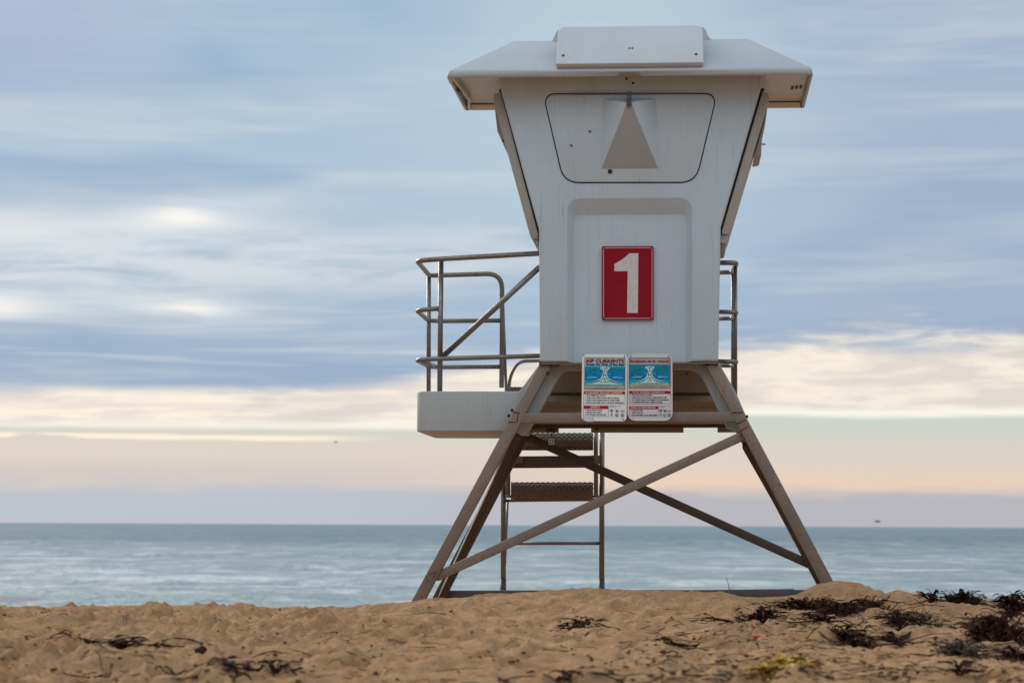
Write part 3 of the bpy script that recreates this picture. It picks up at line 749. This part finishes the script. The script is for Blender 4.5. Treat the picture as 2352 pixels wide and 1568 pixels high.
def ground_z(x, y):
    x = np.asarray(x, float); y = np.asarray(y, float)
    zc = np.interp(x, PX, PZ)
    mnd = zc - .045*sst(x, 2, 4)
    zc = zc - .008
    z = .02 + (zc-.0)*sst(y, 12.3, 16.25) - .01*sst(y, 8, 12)
    near = sst(y, 3, 6)
    n = (vnoise(x*1.1, y*.8, 1)-.5)*.05 + (vnoise(x*2.6, y*2.0, 2)-.5)*.035
    wx = x+(vnoise(x*3, y*3, 5)-.5)*.25; wy = y+(vnoise(x*3, y*3, 6)-.5)*.25
    rid = 1-np.abs(2*vnoise(wx*4.2, wy*3.4, 3)-1); n += (rid**2-.4)*.027
    rid2 = 1-np.abs(2*vnoise(wx*9.5, wy*8, 4)-1); n += (rid2**2-.4)*.026
    n += .016*sst(vnoise(wx*6.5+7, wy*5.5, 12), .52, .585) + .010*sst(vnoise(wx*15, wy*13, 13), .55, .62) - .010
    gate = sst(vnoise(x*1.7+3, y*1.3, 31), .3, .6)
    n += ((1-np.abs(2*vnoise(wx*17, wy*14, 32)-1))**2-.35)*.022*(.4+.6*gate)
    n -= .042*sst(vnoise(x*6.0, y*6.0, 33), .68, .76) + .026*sst(vnoise(x*13, y*12, 34), .74, .82)
    n += .017*sst(vnoise(x*12, y*11, 35), .76, .83)*gate + .012*sst(vnoise(x*27, y*24, 36), .72, .8)
    n += (vnoise(x*24, y*22, 7)-.5)*.012 + (vnoise(x*52, y*50, 8)-.5)*.004
    amp = (.35+.65*sst(np.abs(y-CY), .3, 1.2)) * (.6+.4*sst(np.abs(x-1.0), 1.2, 2.4))
    amp = np.where(y > CY-.3, amp*.8, amp)
    pits = np.zeros_like(z)
    if x.ndim == 2 or x.size > 50:
        for cx, cy, rr, asp, an, dp in CR:
            m_ = (np.abs(x-cx) < .45) & (np.abs(y-cy) < .45)
            if not m_.any(): continue
            dx = x[m_]-cx; dy = y[m_]-cy; ca, sa = math.cos(an), math.sin(an)
            u = (dx*ca+dy*sa)/rr; v = (-dx*sa+dy*ca)/(rr*asp); q = np.sqrt(u*u+v*v)
            pits[m_] += dp*(-1.15*np.exp(-(q*1.15)**4) + .55*np.exp(-((q-1.35)/.38)**2))
        pits *= (.25+.75*sst(CY-y, .15, .8))
    n = n*amp*near + pits
    z = z+n
    # beyond the crest the beach falls to the water
    back = y-CY
    fall = zc + n*np.exp(-np.clip(back, 0, 50)/3) - .02 - .13*np.clip(back, 0, 4) - .055*np.clip(back-4, 0, 27) - .05*np.clip(back-31, 0, 6)
    z = np.where(back > .12, np.minimum(z, fall), z)
    # wet sand bars in the wash
    bar_ = np.exp(-((y-80)/4.0)**2)*(.60*sst(-x, 12.8, 17.0)+.46*np.exp(-((x+10)/2.0)**2))
    far = np.where(y > 60, np.maximum(z, -3.2) + bar_, z)
    far = np.where(y > 120, -4.0, far)
    return far
def axis(fine0, fine1, step, lo, hi, g=1.12):
    c = list(np.arange(fine0, fine1+1e-9, step)); s_ = step
    a = fine0; left = []
    while a > lo: s_ *= g; a -= s_; left.append(a)
    s_ = step; b = c[-1]; right = []
    while b < hi: s_ *= g; b += s_; right.append(b)
    return np.array(left[::-1]+c+right)
xs = axis(-4.6, 4.7, .017, -900, 900, 1.15); ys = axis(6.9, 17.3, .021, -600, 140, 1.045)
X, Y = np.meshgrid(xs, ys); Z = ground_z(X, Y)
def grid_mesh(name, X, Y, Z, mat, smooth=True):
    ny, nx = X.shape; me = bpy.data.meshes.new(name)
    co = np.stack([X, Y, Z], -1).reshape(-1, 3).astype(np.float32)
    me.vertices.add(nx*ny); me.vertices.foreach_set('co', co.ravel())
    i = np.arange(ny-1)[:, None]*nx+np.arange(nx-1)[None, :]
    q = np.stack([i, i+1, i+nx+1, i+nx], -1).reshape(-1)
    nf = (ny-1)*(nx-1); me.loops.add(nf*4); me.loops.foreach_set('vertex_index', q.astype(np.int32))
    me.polygons.add(nf); me.polygons.foreach_set('loop_start', (np.arange(nf)*4).astype(np.int32)); me.polygons.foreach_set('loop_total', np.full(nf, 4, np.int32))
    me.update(); me.validate()
    if smooth: me.shade_smooth()
    me.materials.append(mat); o = bpy.data.objects.new(name, me); C.objects.link(o); return o

m, nt, b = material('beach_sand'); o_ = nt.obj()
n1 = nt.noise(o_, .9, 4, .6); n2 = nt.noise(o_, 7, 5, .65); n3 = nt.noise(o_, 60, 4, .7); n4 = nt.noise(o_, 420, 2, .6)
c = nt.mix(nt.sm(n2, .3, .7), (.52, .275, .135), (.80, .475, .255))
c = nt.mix(nt.m('MULTIPLY', nt.sm(n1, .35, .65), .35), c, (.74, .47, .27))
c = nt.mix(nt.m('MULTIPLY', nt.sm(n3, .56, .70), .65), c, (.11, .05, .022))
c = nt.mix(nt.m('MULTIPLY', nt.sm(n4, .35, .65), .35), c, (.74, .46, .26))
c = nt.mix(nt.m('MULTIPLY', nt.sm(n4, .62, .72), .45), c, (.13, .07, .035))
c = nt.mix(nt.m('MULTIPLY', nt.sm(nt.noise(nt.scale(o_, (16, 12, 16)), 1.0, 6, .7), .60, .70), .55), c, (.13, .058, .024))
sep = nt.new('ShaderNodeSeparateXYZ'); nt.put(sep.inputs[0], o_)
wet = nt.sm(sep.outputs[2], -.6, -1.6)
c = nt.mix(wet, c, (.17, .16, .155))
nt.put(b.inputs['Base Color'], c)
nt.put(b.inputs['Roughness'], nt.m('SUBTRACT', .95, nt.m('MULTIPLY', wet, .6)))
nt.put(b.inputs['Specular IOR Level'], nt.m('MULTIPLY', wet, .5))
hb = nt.m('ADD', nt.m('MULTIPLY', nt.noise(o_, 34, 5, .65), 1.0), nt.m('MULTIPLY', n4, .22))
nt.put(b.inputs['Normal'], nt.bump(hb, 1.0, .05))
sand = grid_mesh('sand', X, Y, Z, m); tag(sand, 'trampled tan beach sand', None, None, 'structure')

def ground_at(px, py):
    r = ray(px, py).normalized(); ts = np.arange(5, 30, .01)
    P = np.array([[EYE[i]+r[i]*t for i in range(3)] for t in ts])
    g = GZ(P[:, 0], P[:, 1]); k_ = np.argmax(P[:, 2] < g)
    return Vector(P[k_ if P[k_, 2] < g[k_] else -1])
def GZ(x, y):                              # height read back from the finished sand mesh
    x = np.asarray(x, float); y = np.asarray(y, float)
    i = np.clip(np.searchsorted(xs, x)-1, 0, len(xs)-2); j = np.clip(np.searchsorted(ys, y)-1, 0, len(ys)-2)
    fx = (x-xs[i])/(xs[i+1]-xs[i]); fy = (y-ys[j])/(ys[j+1]-ys[j])
    return (Z[j, i]*(1-fx)+Z[j, i+1]*fx)*(1-fy)+(Z[j+1, i]*(1-fx)+Z[j+1, i+1]*fx)*fy

# ---- sea
YS = np.concatenate([np.arange(52, 140, .35), 140*1.022**np.arange(0, 250)])
AZ = np.linspace(-1.0, 1.0, 620); AZ = np.sign(AZ)*(np.abs(AZ)*.32+np.abs(AZ)**4*2.2)
SX = YS[:, None]*AZ[None, :]; SY = np.repeat(YS[:, None], len(AZ), 1)
def wave(x, y, lam, stretch, seed, sharp=1.0):
    return (vnoise(x/(lam*stretch)+50+seed*3.1, y/lam+vnoise(x/(lam*stretch*.7), y/(lam*3), seed+40)*1.2, seed)-.5)
SZ = -2.0 + .22*wave(SX, SY, 4.5, 1.6, 21)*sst(SY, 52, 90) + .10*wave(SX, SY, 1.9, 1.2, 22) + .42*wave(SX, SY, 17, 2.6, 23)*sst(SY, 90, 160)
SZ = SZ*1.0
SZ = np.where(SY > 900, -2.0+(SZ+2.0)*np.exp(-(SY-900)/600), SZ)
m, nt, b = material('sea_water'); o_ = nt.obj()
w1 = nt.noise(nt.scale(o_, (.40, .45, .3)), 1.0, 5, .6, .4)
w2 = nt.noise(nt.scale(o_, (1.5, 1.6, 1)), 1.0, 5, .65, .3)
w3 = nt.noise(nt.scale(o_, (.02, .07, 1)), 1.0, 4, .6)
sep = nt.new('ShaderNodeSeparateXYZ'); nt.put(sep.inputs[0], o_)
near = nt.sm(sep.outputs[1], 420, 70)
foam_sheen = nt.noise(nt.scale(o_, (.26, .13, 1)), 1.0, 8, .74, .5)
foam_sheen2 = nt.noise(nt.scale(o_, (.012, .075, 1)), 1.0, 4, .6, .4)
foam_sheen = nt.m('ADD', nt.m('MULTIPLY', foam_sheen, .68), nt.m('MULTIPLY', foam_sheen2, .32))
c = nt.mix(near, (.10, .165, .21), (.26, .325, .32))
c = nt.mix(nt.m('MULTIPLY', nt.sm(foam_sheen, .45, .64), nt.m('ADD', .32, nt.m('MULTIPLY', near, .55))), c, (.74, .76, .74))  # pale streaks: foam plus sky sheen painted into the water colour
nt.put(b.inputs['Specular IOR Level'], nt.m('ADD', .12, nt.m('MULTIPLY', near, .2)))
nt.put(b.inputs['Base Color'], c)
b.inputs['IOR'].default_value = 1.33
nt.put(b.inputs['Roughness'], .3)
hh = nt.m('ADD', nt.m('MULTIPLY', w1, 1.0), nt.m('ADD', nt.m('MULTIPLY', w2, .35), nt.m('MULTIPLY', w3, 2.0)))
nt.put(b.inputs['Normal'], nt.bump(hh, 1.0, .9))
sea = grid_mesh('sea', SX, SY, SZ, m); tag(sea, 'calm grey blue sea with low soft swell', None, None, 'structure')

# ================================================================== WEED AND BITS ON THE SAND
def weedmat(name, a, b_, rough=.6):
    m, nt, b = material(name); n = nt.noise(nt.obj(), 14, 3, .6)
    nt.put(b.inputs['Base Color'], nt.mix(nt.sm(n, .35, .65), a, b_)); b.inputs['Roughness'].default_value = rough; b.inputs['Specular IOR Level'].default_value = .03
    return m
M['weed'] = weedmat('dark_seaweed', (.010, .005, .004), (.05, .020, .014))
M['weedgrey'] = weedmat('greyish_seaweed', (.035, .024, .018), (.11, .078, .06), .85)
M['weedred'] = weedmat('reddish_seaweed', (.016, .007, .006), (.06, .019, .014))
M['kelp'] = weedmat('yellow_kelp', (.30, .16, .03), (.62, .40, .10), .45)
M['twig'] = weedmat('dry_strand', (.06, .035, .025), (.16, .10, .07), .9)
M['straw'] = weedmat('dry_straw', (.18, .12, .07), (.34, .25, .16), .9)
def strand(mb, p, heading, length, r, curl, lift, rng, hmax=.25, ztop=None):
    n = 9; pts = []; h = heading; x, y = p; up = 0
    base = float(GZ(x, y)); z = base + (ztop or 0)
    for i in range(n):
        pts.append((x, y, z)); st = length/n
        x += math.cos(h)*st; y += math.sin(h)*st; h += rng.uniform(-curl, curl)
        up += rng.uniform(-1, 1)*lift
        up *= .8
        z = z + up*st
        g = float(GZ(x, y))
        z = min(max(z, g-.002), g+hmax)
    mb.tube(pts, r, 4, False, r*.35)
def blade(mb, p, heading, length, w, rng, lift):
    x, y = p; h = heading; L_, R_ = [], []
    z0 = float(GZ(x, y))+rng.uniform(0, .03)
    for i in range(6):
        t = i/5; ww = w*math.sin(math.pi*(t*.85+.1))
        g = float(GZ(x, y)); z = max(z0+lift*math.sin(t*2.6), g+.002)
        s_, c_ = math.sin(h), math.cos(h); tw = rng.uniform(-.6, .6)
        L_.append(mb.bm.verts.new((x-s_*ww, y+c_*ww, z+tw*ww))); R_.append(mb.bm.verts.new((x+s_*ww, y-c_*ww, z-tw*ww)))
        x += c_*length/5; y += s_*length/5; h += rng.uniform(-.5, .5)
    for i in range(5): mb.bm.faces.new((L_[i], R_[i], R_[i+1], L_[i+1]))
def clump(px, py, wpx, hpx, n, mat, label, seed, depth_=.25, tails=4, thick=1.0, name='seaweed_clump', cat='seaweed', leafy=.3, g='washed up seaweed clumps'):
    rng = random.Random(seed); c = ground_at(px, py); sc = c.y/FPX
    rx = wpx*sc/2; hz = hpx*sc
    mb = MB()
    for i in range(n):
        a = rng.uniform(0, 6.283); q = math.sqrt(rng.random())
        x = c.x+math.cos(a)*q*rx*.9; y = c.y+math.sin(a)*q*depth_
        top = hz*(1-q*q)*rng.random()*.95
        if rng.random() < leafy: blade(mb, (x, y), rng.uniform(0, 6.28), rng.uniform(.06, .14), rng.uniform(.006, .014)*thick, rng, top+.01)
        else: strand(mb, (x, y), rng.uniform(0, 6.28), rng.uniform(.07, .20)*min(1, rx/.25+.4), rng.uniform(.0018, .0042)*thick, .9, 1.1, rng, max(.008, hz*1.15), top)
    for i in range(tails):
        s_ = rng.choice((0, math.pi)); x = c.x+math.cos(s_)*rx*.7
        strand(mb, (x, c.y+rng.uniform(-.5, .5)*depth_), s_+rng.uniform(-.4, .4), rng.uniform(.25, .6), rng.uniform(.003, .005), .6, .3, rng, .03)
    # shift the origin to the clump
    bmesh.ops.translate(mb.bm, verts=mb.bm.verts, vec=-c)
    o = mb.build(name, mat, None, recalc=False); o.location = c
    tag(o, label, cat, g); return o
P_ = lambda x, y: (x/1.7415, y/1.7415)
W_ = M['weed']; G_ = M['weedgrey']; RD = M['weedred']
CL = [
 (3044, 2474, 150, 38, 170, W_, 'round black seaweed ball with curled loops, left of the big weed mat', .14, 14),
 (3400, 2450, 260, 42, 620, RD, 'long dark red seaweed mat in front of the sand mound', .30, 16),
 (3210, 2420, 190, 20, 170, W_, 'thin black weed line trailing left from the long dark mat', .12, 12),
 (3275, 2474, 90, 12, 80, W_, 'narrow black weed tail below the long dark mat', .10, 6),
 (3860, 2410, 170, 48, 330, W_, 'tufted black seaweed heap on the skyline of the sand', .22, 6),
 (3735, 2404, 34, 40, 50, W_, 'small upright sprig of black seaweed on the sand skyline', .05, 2),
 (4050, 2420, 110, 34, 200, W_, 'dull seaweed heap on the skyline at the right edge', .2, 5),
 (3640, 2478, 210, 28, 240, G_, 'grey brown matted seaweed behind the small tuft with a knot', .30, 7),
 (3585, 2490, 60, 24, 80, W_, 'compact black knot of weed at the end of the grey mat', .10, 3),
 (4000, 2535, 200, 66, 760, RD, 'largest bushy red brown seaweed heap at the right edge', .36, 8),
 (3890, 2515, 90, 32, 120, G_, 'loose grey weed patch beside the largest bushy heap', .2, 5),
 (3410, 2560, 140, 26, 130, W_, 'low dark seaweed tuft with a knot on open sand', .14, 6),
 (3590, 2578, 34, 16, 40, W_, 'tiny black weed knot just right of the low dark tuft', .06, 3),
 (3835, 2610, 130, 34, 170, G_, 'fuzzy grey seaweed bundle below the largest bushy heap', .16, 5),
 (4070, 2640, 70, 38, 60, RD, 'branching red seaweed sprig cut by the right edge', .14, 3),
 (3835, 2683, 28, 20, 26, RD, 'tiny dark red weed scrap near the lower right', .05, 3),
 (2320, 2508, 150, 18, 90, W_, 'spiky black seaweed bunch on the sand below the tower', .12, 6),
 (500, 2590, 270, 7, 90, W_, 'long flat black weed ribbon on the left sand', .045, 14),
 (1090, 2672, 180, 10, 50, W_, 'dark seaweed heap with a long tail near the bottom, left of the tower', .05, 7),
 (920, 2680, 70, 8, 26, W_, 'short flat black weed strip beside the dark heap with the long tail', .05, 3),
 (650, 2688, 130, 7, 28, W_, 'short curved black weed strand at the lower left', .06, 4),
 (2270, 2730, 110, 7, 30, W_, 'dark weed strip at the bottom edge in the middle', .10, 4),
 (2660, 2560, 80, 9, 26, W_, 'small dark weed scrap on sand right of the spiky bunch', .08, 5),
 (4040, 2460, 60, 30, 60, RD, 'red brown weed sprig between the skyline heap and the largest heap', .1, 3),
]
for i, (x, y, w_, h_, n_, mt, lb, dp, tl_) in enumerate(CL):
    a, b_ = P_(x, y); clump(a, b_, w_/1.7415, h_/1.7415, n_, mt, lb, 100+i, dp, tl_)
a, b_ = P_(3120, 2682)
clump(a, b_, 170/1.7415, 26/1.7415, 110, M['kelp'], 'yellow kelp piece lying near the bottom right', 300, .10, 2, 1.6, 'kelp_piece', 'seaweed', .7)
a, b_ = P_(3130, 2376)
clump(a, b_, 120/1.7415, 12/1.7415, 260, M['straw'], 'dry straw heap lying against the sill beam beside the mound', 301, .14, 2, .7, 'straw_heap', 'dry straw', .1, None)

# single strands lying about: nobody could count them
rng = random.Random(21); mb = MB()
for i in range(420):
    q = rng.random(); py = 1400+168*rng.random()**.8
    px = 2352*rng.random() if q < .45 else 1500+852*rng.random()
    g = ground_at(px, py)
    if g.y > CY+.3: continue
    hd = rng.choice((0, math.pi))+rng.gauss(0, .6)
    strand(mb, (g.x, g.y), hd, rng.uniform(.08, .38), rng.uniform(.0015, .0035), .55, .25, rng, .02)
tag(mb.build('weed_litter', M['twig'], None, recalc=False), 'thin dry weed strands scattered over the sand', 'seaweed litter', None, 'stuff')
rng = random.Random(31); mb = MB(); mw = MB()
def chip(mb, g, s_, rng):
    n = rng.randint(4, 6); pts = []
    for k_ in range(n):
        a = 6.283*k_/n+rng.uniform(-.3, .3); pts.append((g.x+math.cos(a)*s_*rng.uniform(.7, 1.3), g.y+math.sin(a)*s_*rng.uniform(.7, 1.3), g.z+rng.uniform(.0, .5)*s_))
    mb.prism(pts, (rng.uniform(-.3, .3)*s_, 0, s_*rng.uniform(.4, .9)))
for i in range(420):
    py = 1395+173*rng.random(); px = 2352*rng.random()
    if i % 3 == 0: px = 1400+952*rng.random(); py = 1480+88*rng.random()
    g = ground_at(px, py)
    if g.y > CY+.1: continue
    chip(mb, g, rng.uniform(.003, .009)*(1.3 if py > 1520 else 1), rng)
for i in range(210):
    g = ground_at(2352*rng.random(), 1360+200*rng.random())
    if g.y > CY+.1: continue
    chip(mw, g, rng.uniform(.002, .0045), rng)
tag(mb.build('dark_debris', M['twig'], None), 'small dark bits of bark and weed strewn over the sand', 'debris', None, 'stuff')
tag(mw.build('shell_fragments', plain('shell', (.62, .53, .42), .7), None), 'tiny white shell fragments strewn over the sand', 'shells', None, 'stuff')

# reed, dark stone, red scrap, gulls
mb = MB(); g = L(1678, 1366, .3); gw = loc_to_world(g)
tp = loc_to_world(L(1668, 1324, .3))
mb.tube([(0, 0, -.06), ((tp-gw)*.5)+Vector((.003, 0, 0)), tp-gw], .0045, 6, True, .0015)
reed = empty('beach_reed', gw); tag(reed, 'thin pale upright reed standing in sand before the sill beam', 'reed')
mb.build('stem', M['straw'], reed)
mb = MB()
rng = random.Random(4)
for t in (.25, .35, .45):
    q = (tp-gw)*t; mb.tube([q, q+Vector((.02, 0, -.004)), q+Vector((.035, 0, .008+rng.random()*.01))], .0012, 4)
mb.build('barb', M['straw'], reed)
def stone(px, py, s_, mat, name, label, cat, sq=.6):
    g = ground_at(px, py); mb = MB(); bmesh.ops.create_icosphere(mb.bm, subdivisions=3, radius=s_)
    rg = random.Random(int(px))
    for v in mb.bm.verts:
        n = vnoise(np.array([v.co.x*2.2/s_+9]), np.array([v.co.y*2.2/s_+v.co.z*3/s_]), 9)[0]
        v.co *= .75+.5*n; v.co.z *= sq
    o = mb.build(name, mat, None, 60); o.location = g+Vector((0, 0, s_*sq*.4)); tag(o, label, cat); return o
stone(806/1.7415, 2612/1.7415, .026, M['weed'], 'stone', 'small black stone on the left sand right of the weed ribbon', 'stone', .8)
M['redscrap'] = plain('red_plastic', (.55, .05, .02), .4)
stone(3029/1.7415, 2549/1.7415, .022, M['redscrap'], 'plastic_scrap', 'small bright red plastic scrap on the sand', 'litter', .45)
def gull(px, py, dist, span, label, nm='gull'):
    r = ray(px, py); c = EYE+r*(dist/r.y); e = empty(nm, c, R(20)); tag(e, label, 'bird', 'distant gulls')
    mb = MB(); prof = [(-.30, .01), (-.2, .045), (0, .07), (.16, .055), (.25, .04), (.31, .012)]
    rings = []
    for y_, rd in prof:
        rings.append([mb.bm.verts.new((y_*span, math.cos(a)*rd*span, math.sin(a)*rd*span)) for a in [6.283*k/8 for k in range(8)]])
    for i in range(len(rings)-1):
        for k_ in range(8): mb.bm.faces.new((rings[i][k_], rings[i][(k_+1) % 8], rings[i+1][(k_+1) % 8], rings[i+1][k_]))
    mb.bm.faces.new(rings[0]); mb.bm.faces.new(rings[-1][::-1])
    mb.build('body', M['gullgrey'], e, 60)
    for s_ in (-1, 1):
        mb = MB(); st = [(0, .12, 0), (.04, .11, .03), (.25, .10, .10), (.5, .03, .05)]
        A = [(-c_*span*.9, s_*u*span, w_*span+.006*span) for u, c_, w_ in st]; B = [(c_*span*.6, s_*u*span, w_*span) for u, c_, w_ in st]
        for i in range(3): mb.prism([A[i], A[i+1], B[i+1], B[i]], (0, 0, .012*span))
        mb.build('wing', M['gullgrey'], e)
M['gullgrey'] = plain('gull_feathers', (.22, .22, .22), .8)
gull(3510/1.7415, 2085/1.7415, 190, .95, 'distant gull flying low over the sea at the right')
gull(1343/1.7415, 1767/1.7415, 260, .8, 'tiny distant gull high above the sea, left of the tower')

# ================================================================== SKY AND LIGHT
SUN_EL, SUN_AZ = R(27), R(-38)             # azimuth measured from +Y (towards the sea) clockwise
w = bpy.data.worlds.new('World'); scene.world = w; w.use_nodes = True
nt = NT(w.node_tree); bg = nt.n['Background']
sky = nt.new('ShaderNodeTexSky', sky_type='NISHITA'); sky.sun_disc = False
sky.sun_elevation = SUN_EL; sky.sun_rotation = SUN_AZ; sky.air_density = 1.5; sky.dust_density = 3
tc = nt.new('ShaderNodeTexCoord').outputs['Generated']
sp = nt.new('ShaderNodeSeparateXYZ'); nt.put(sp.inputs[0], tc)
az = nt.m('MULTIPLY', nt.m('ARCTAN2', sp.outputs[0], sp.outputs[1]), 57.2958)
el = nt.m('MULTIPLY', nt.m('ARCSINE', nt.m('MINIMUM', nt.m('MAXIMUM', sp.outputs[2], -1.0), 1.0)), 57.2958)
def vec(x, y, z=0.0):
    n = nt.new('ShaderNodeCombineXYZ'); nt.put(n.inputs[0], x); nt.put(n.inputs[1], y); nt.put(n.inputs[2], z); return n.outputs[0]
def sn(ax, ey, seed, detail=5, rough=.55, dist=.3): return nt.noise(vec(nt.m('MULTIPLY', az, ax), nt.m('MULTIPLY', el, ey), seed), 1.0, detail, rough, dist)
def lin(c): return tuple(((v/255)/12.92 if v/255 <= .04045 else ((v/255+.055)/1.055)**2.4) for v in c)
nB = sn(.08, .40, 1.3, 2, .5); nC = sn(.35, 2.2, 4.7, 5, .6); nD = sn(.07, .9, 9.1, 4, .55); nE = sn(.16, 3.6, 6.2, 4, .6, .5); nF = sn(.05, .16, 2.2, 3, .5)
# tilt the streaks a little
# cloud deck
deck_c = nt.mix(nt.sm(el, 3.2, 6.5), lin((147, 174, 204)), lin((168, 193, 216)))
deck_c = nt.mix(nt.sm(el, 7, 12.5), deck_c, lin((160, 187, 211)))
deck_c = nt.mix(nt.m('MULTIPLY', nt.sm(nD, .46, .68), .55), deck_c, lin((208, 219, 228)))
deck_c = nt.mix(nt.m('MULTIPLY', nt.sm(nB, .54, .38), .75), deck_c, lin((138, 170, 203)))
deck_c = nt.mix(nt.m('MULTIPLY', nt.sm(nE, .52, .72), nt.sm(el, 8.5, 4.0, .08, .5)), deck_c, lin((216, 222, 228)))
# lighter, bluer sky behind the tower and to its right at the top
lt = nt.m('MULTIPLY', nt.sm(el, 5.5, 10.5), nt.sm(nt.m('ABSOLUTE', nt.m('SUBTRACT', az, 2.5)), 8.0, 1.0))
deck_c = nt.mix(nt.m('MULTIPLY', lt, .7), deck_c, lin((190, 209, 221)))
deck_c = nt.mix(nt.m('MULTIPLY', nt.sm(az, 3.5, 9), .6), deck_c, nt.mix(nt.m('MULTIPLY', nt.sm(nD, .45, .62), .6), lin((162, 178, 203)), lin((196, 207, 221))))
deck_c = nt.mix(nt.m('MULTIPLY', nt.m('MULTIPLY', nt.sm(az, -6.5, -11), nt.sm(el, 8.5, 11)), .6), deck_c, lin((164, 180, 210)))
# pale mid band left
pl = nt.m('MULTIPLY', nt.sm(nt.m('ABSOLUTE', nt.m('SUBTRACT', el, nt.m('ADD', 6.4, nt.m('MULTIPLY', az, .05)))), 1.3, .1), nt.sm(az, 6, -3))
deck_c = nt.mix(nt.m('MULTIPLY', pl, nt.sm(nC, .3, .6)), deck_c, lin((208, 216, 226)))
def gauss(a0, e0, sa, se, k_):
    a = nt.m('DIVIDE', nt.m('SUBTRACT', az, a0), sa); e_ = nt.m('DIVIDE', nt.m('SUBTRACT', nt.m('ADD', el, nt.m('MULTIPLY', nt.m('SUBTRACT', nC, .5), .6)), e0), se)
    q = nt.m('ADD', nt.m('MULTIPLY', a, a), nt.m('MULTIPLY', e_, e_))
    return nt.m('MULTIPLY', nt.m('POWER', 2.71828, nt.m('MULTIPLY', q, -1.0)), k_)
for a0, e0, sa, se, k_ in ((-7.8, 7.15, .75, .26, .85), (-8.0, 7.05, 2.6, .55, .45), (-7.6, 5.03, .9, .15, .75), (-8.2, 5.0, 2.4, .35, .35), (-12.3, 5.0, 1.4, .3, .8), (-12, 6.9, 2.2, .5, .5)):
    deck_c = nt.mix(gauss(a0, e0, sa, se, k_), deck_c, lin((255, 251, 246)))
# bright cream band and lower sky
sB = nt.sm(az, -6.0, 4.0)
top = nt.m('ADD', nt.m('ADD', 3.2, nt.m('MULTIPLY', sB, 1.05)), nt.m('MULTIPLY', nt.m('SUBTRACT', nC, .5), nt.m('ADD', .3, nt.m('MULTIPLY', sB, 1.5))))
bot = nt.m('ADD', nt.m('ADD', 2.24, nt.m('MULTIPLY', nt.sm(az, -2, 5), .34)), nt.m('MULTIPLY', nt.m('SUBTRACT', nC, .5), .22))
cream = nt.mix(nt.sm(nC, .42, .62), lin((228, 220, 214)), lin((252, 243, 226)))
cream = nt.mix(nt.m('MULTIPLY', nt.sm(nt.m('SUBTRACT', el, bot), .30, .08), nt.m('ADD', .6, nt.m('MULTIPLY', sB, .35))), cream, lin((255, 252, 238)))
streak = nt.sm(nE, .47, .60)
cream = nt.mix(nt.m('MULTIPLY', nt.m('MULTIPLY', streak, .75), nt.m('SUBTRACT', .45, nt.m('MULTIPLY', sB, .3))), cream, lin((206, 206, 214)))
low = nt.mix(nt.sm(el, 2.6, 1.7), lin((203, 214, 209)), lin((222, 214, 203)))
low = nt.mix(nt.m('MULTIPLY', nt.sm(el, 1.7, 1.05), nt.sm(nC, .2, .6, .6, 1.0)), low, nt.mix(sB, lin((208, 203, 203)), lin((236, 212, 193))))
hz = nt.m('ADD', .78, nt.m('MULTIPLY', nt.m('SUBTRACT', nC, .5), .5))
low = nt.mix(nt.sm(el, nt.m('ADD', hz, .22), nt.m('SUBTRACT', hz, .14)), low, nt.mix(sB, lin((190, 198, 209)), lin((187, 187, 195))))
s2 = nt.m('MULTIPLY', nt.sm(nt.m('ABSOLUTE', nt.m('SUBTRACT', nt.m('ADD', el, nt.m('MULTIPLY', nt.m('SUBTRACT', nC, .5), .16)), 2.03)), .10, .02), nt.sm(az, -2.5, -5.5))
low = nt.mix(nt.m('MULTIPLY', s2, nt.sm(nC, .38, .50)), low, lin((255, 245, 222)))
col = nt.mix(nt.sm(el, nt.m('SUBTRACT', bot, .10), nt.m('ADD', bot, .08)), low, cream)
col = nt.mix(nt.sm(el, nt.m('SUBTRACT', top, .30), nt.m('ADD', top, nt.m('ADD', .12, nt.m('MULTIPLY', sB, .3)))), col, deck_c)
# overhead and behind the camera: overcast, with an added bright patch lighting the tower
over = nt.mix(nt.sm(el, 6, 55), (.20, .31, .44), (.62, .72, .82))
bq = nt.m('MULTIPLY', nt.sm(nt.m('ABSOLUTE', nt.m('SUBTRACT', el, 42.0)), 34, 0), nt.sm(nt.m('ABSOLUTE', az), 70, 140))
over = nt.mix(bq, over, (1.45, 1.58, 1.68))
over = nt.mix(nt.m('MULTIPLY', nt.sm(nF, .4, .65), .2), over, (.62, .66, .72))
f_up = nt.sm(el, 13.0, 28.0)
f_back = nt.sm(nt.m('ABSOLUTE', az), 40, 90)
col = nt.mix(nt.m('MAXIMUM', f_up, f_back), col, over)
col = nt.mix(nt.sm(el, 0.0, -1.2), col, (.30, .32, .34))
col = nt.mix(1.0, col, (10, 10, 10), 'MULTIPLY')
col = nt.mix(.94, sky.outputs[0], col)
nt.put(bg.inputs['Color'], col); bg.inputs['Strength'].default_value = .1
w.cycles.sampling_method = 'MANUAL'; w.cycles.sample_map_resolution = 1024
sl_ = bpy.data.lights.new('sun', 'SUN'); so = bpy.data.objects.new('sun', sl_); C.objects.link(so)
sl_.energy = 2.1; sl_.angle = R(32); sl_.color = (1, .95, .88)
sd = Vector((math.sin(SUN_AZ)*math.cos(SUN_EL), math.cos(SUN_AZ)*math.cos(SUN_EL), math.sin(SUN_EL)))
so.rotation_euler = sd.to_track_quat('Z', 'Y').to_euler()

cd.dof.use_dof = True; cd.dof.focus_distance = 16.55; cd.dof.aperture_fstop = 4.2
vs_ = scene.view_settings; vs_.view_transform = 'Standard'; vs_.look = 'None'; vs_.exposure = 0; vs_.gamma = 1
scene.render.engine = 'CYCLES'
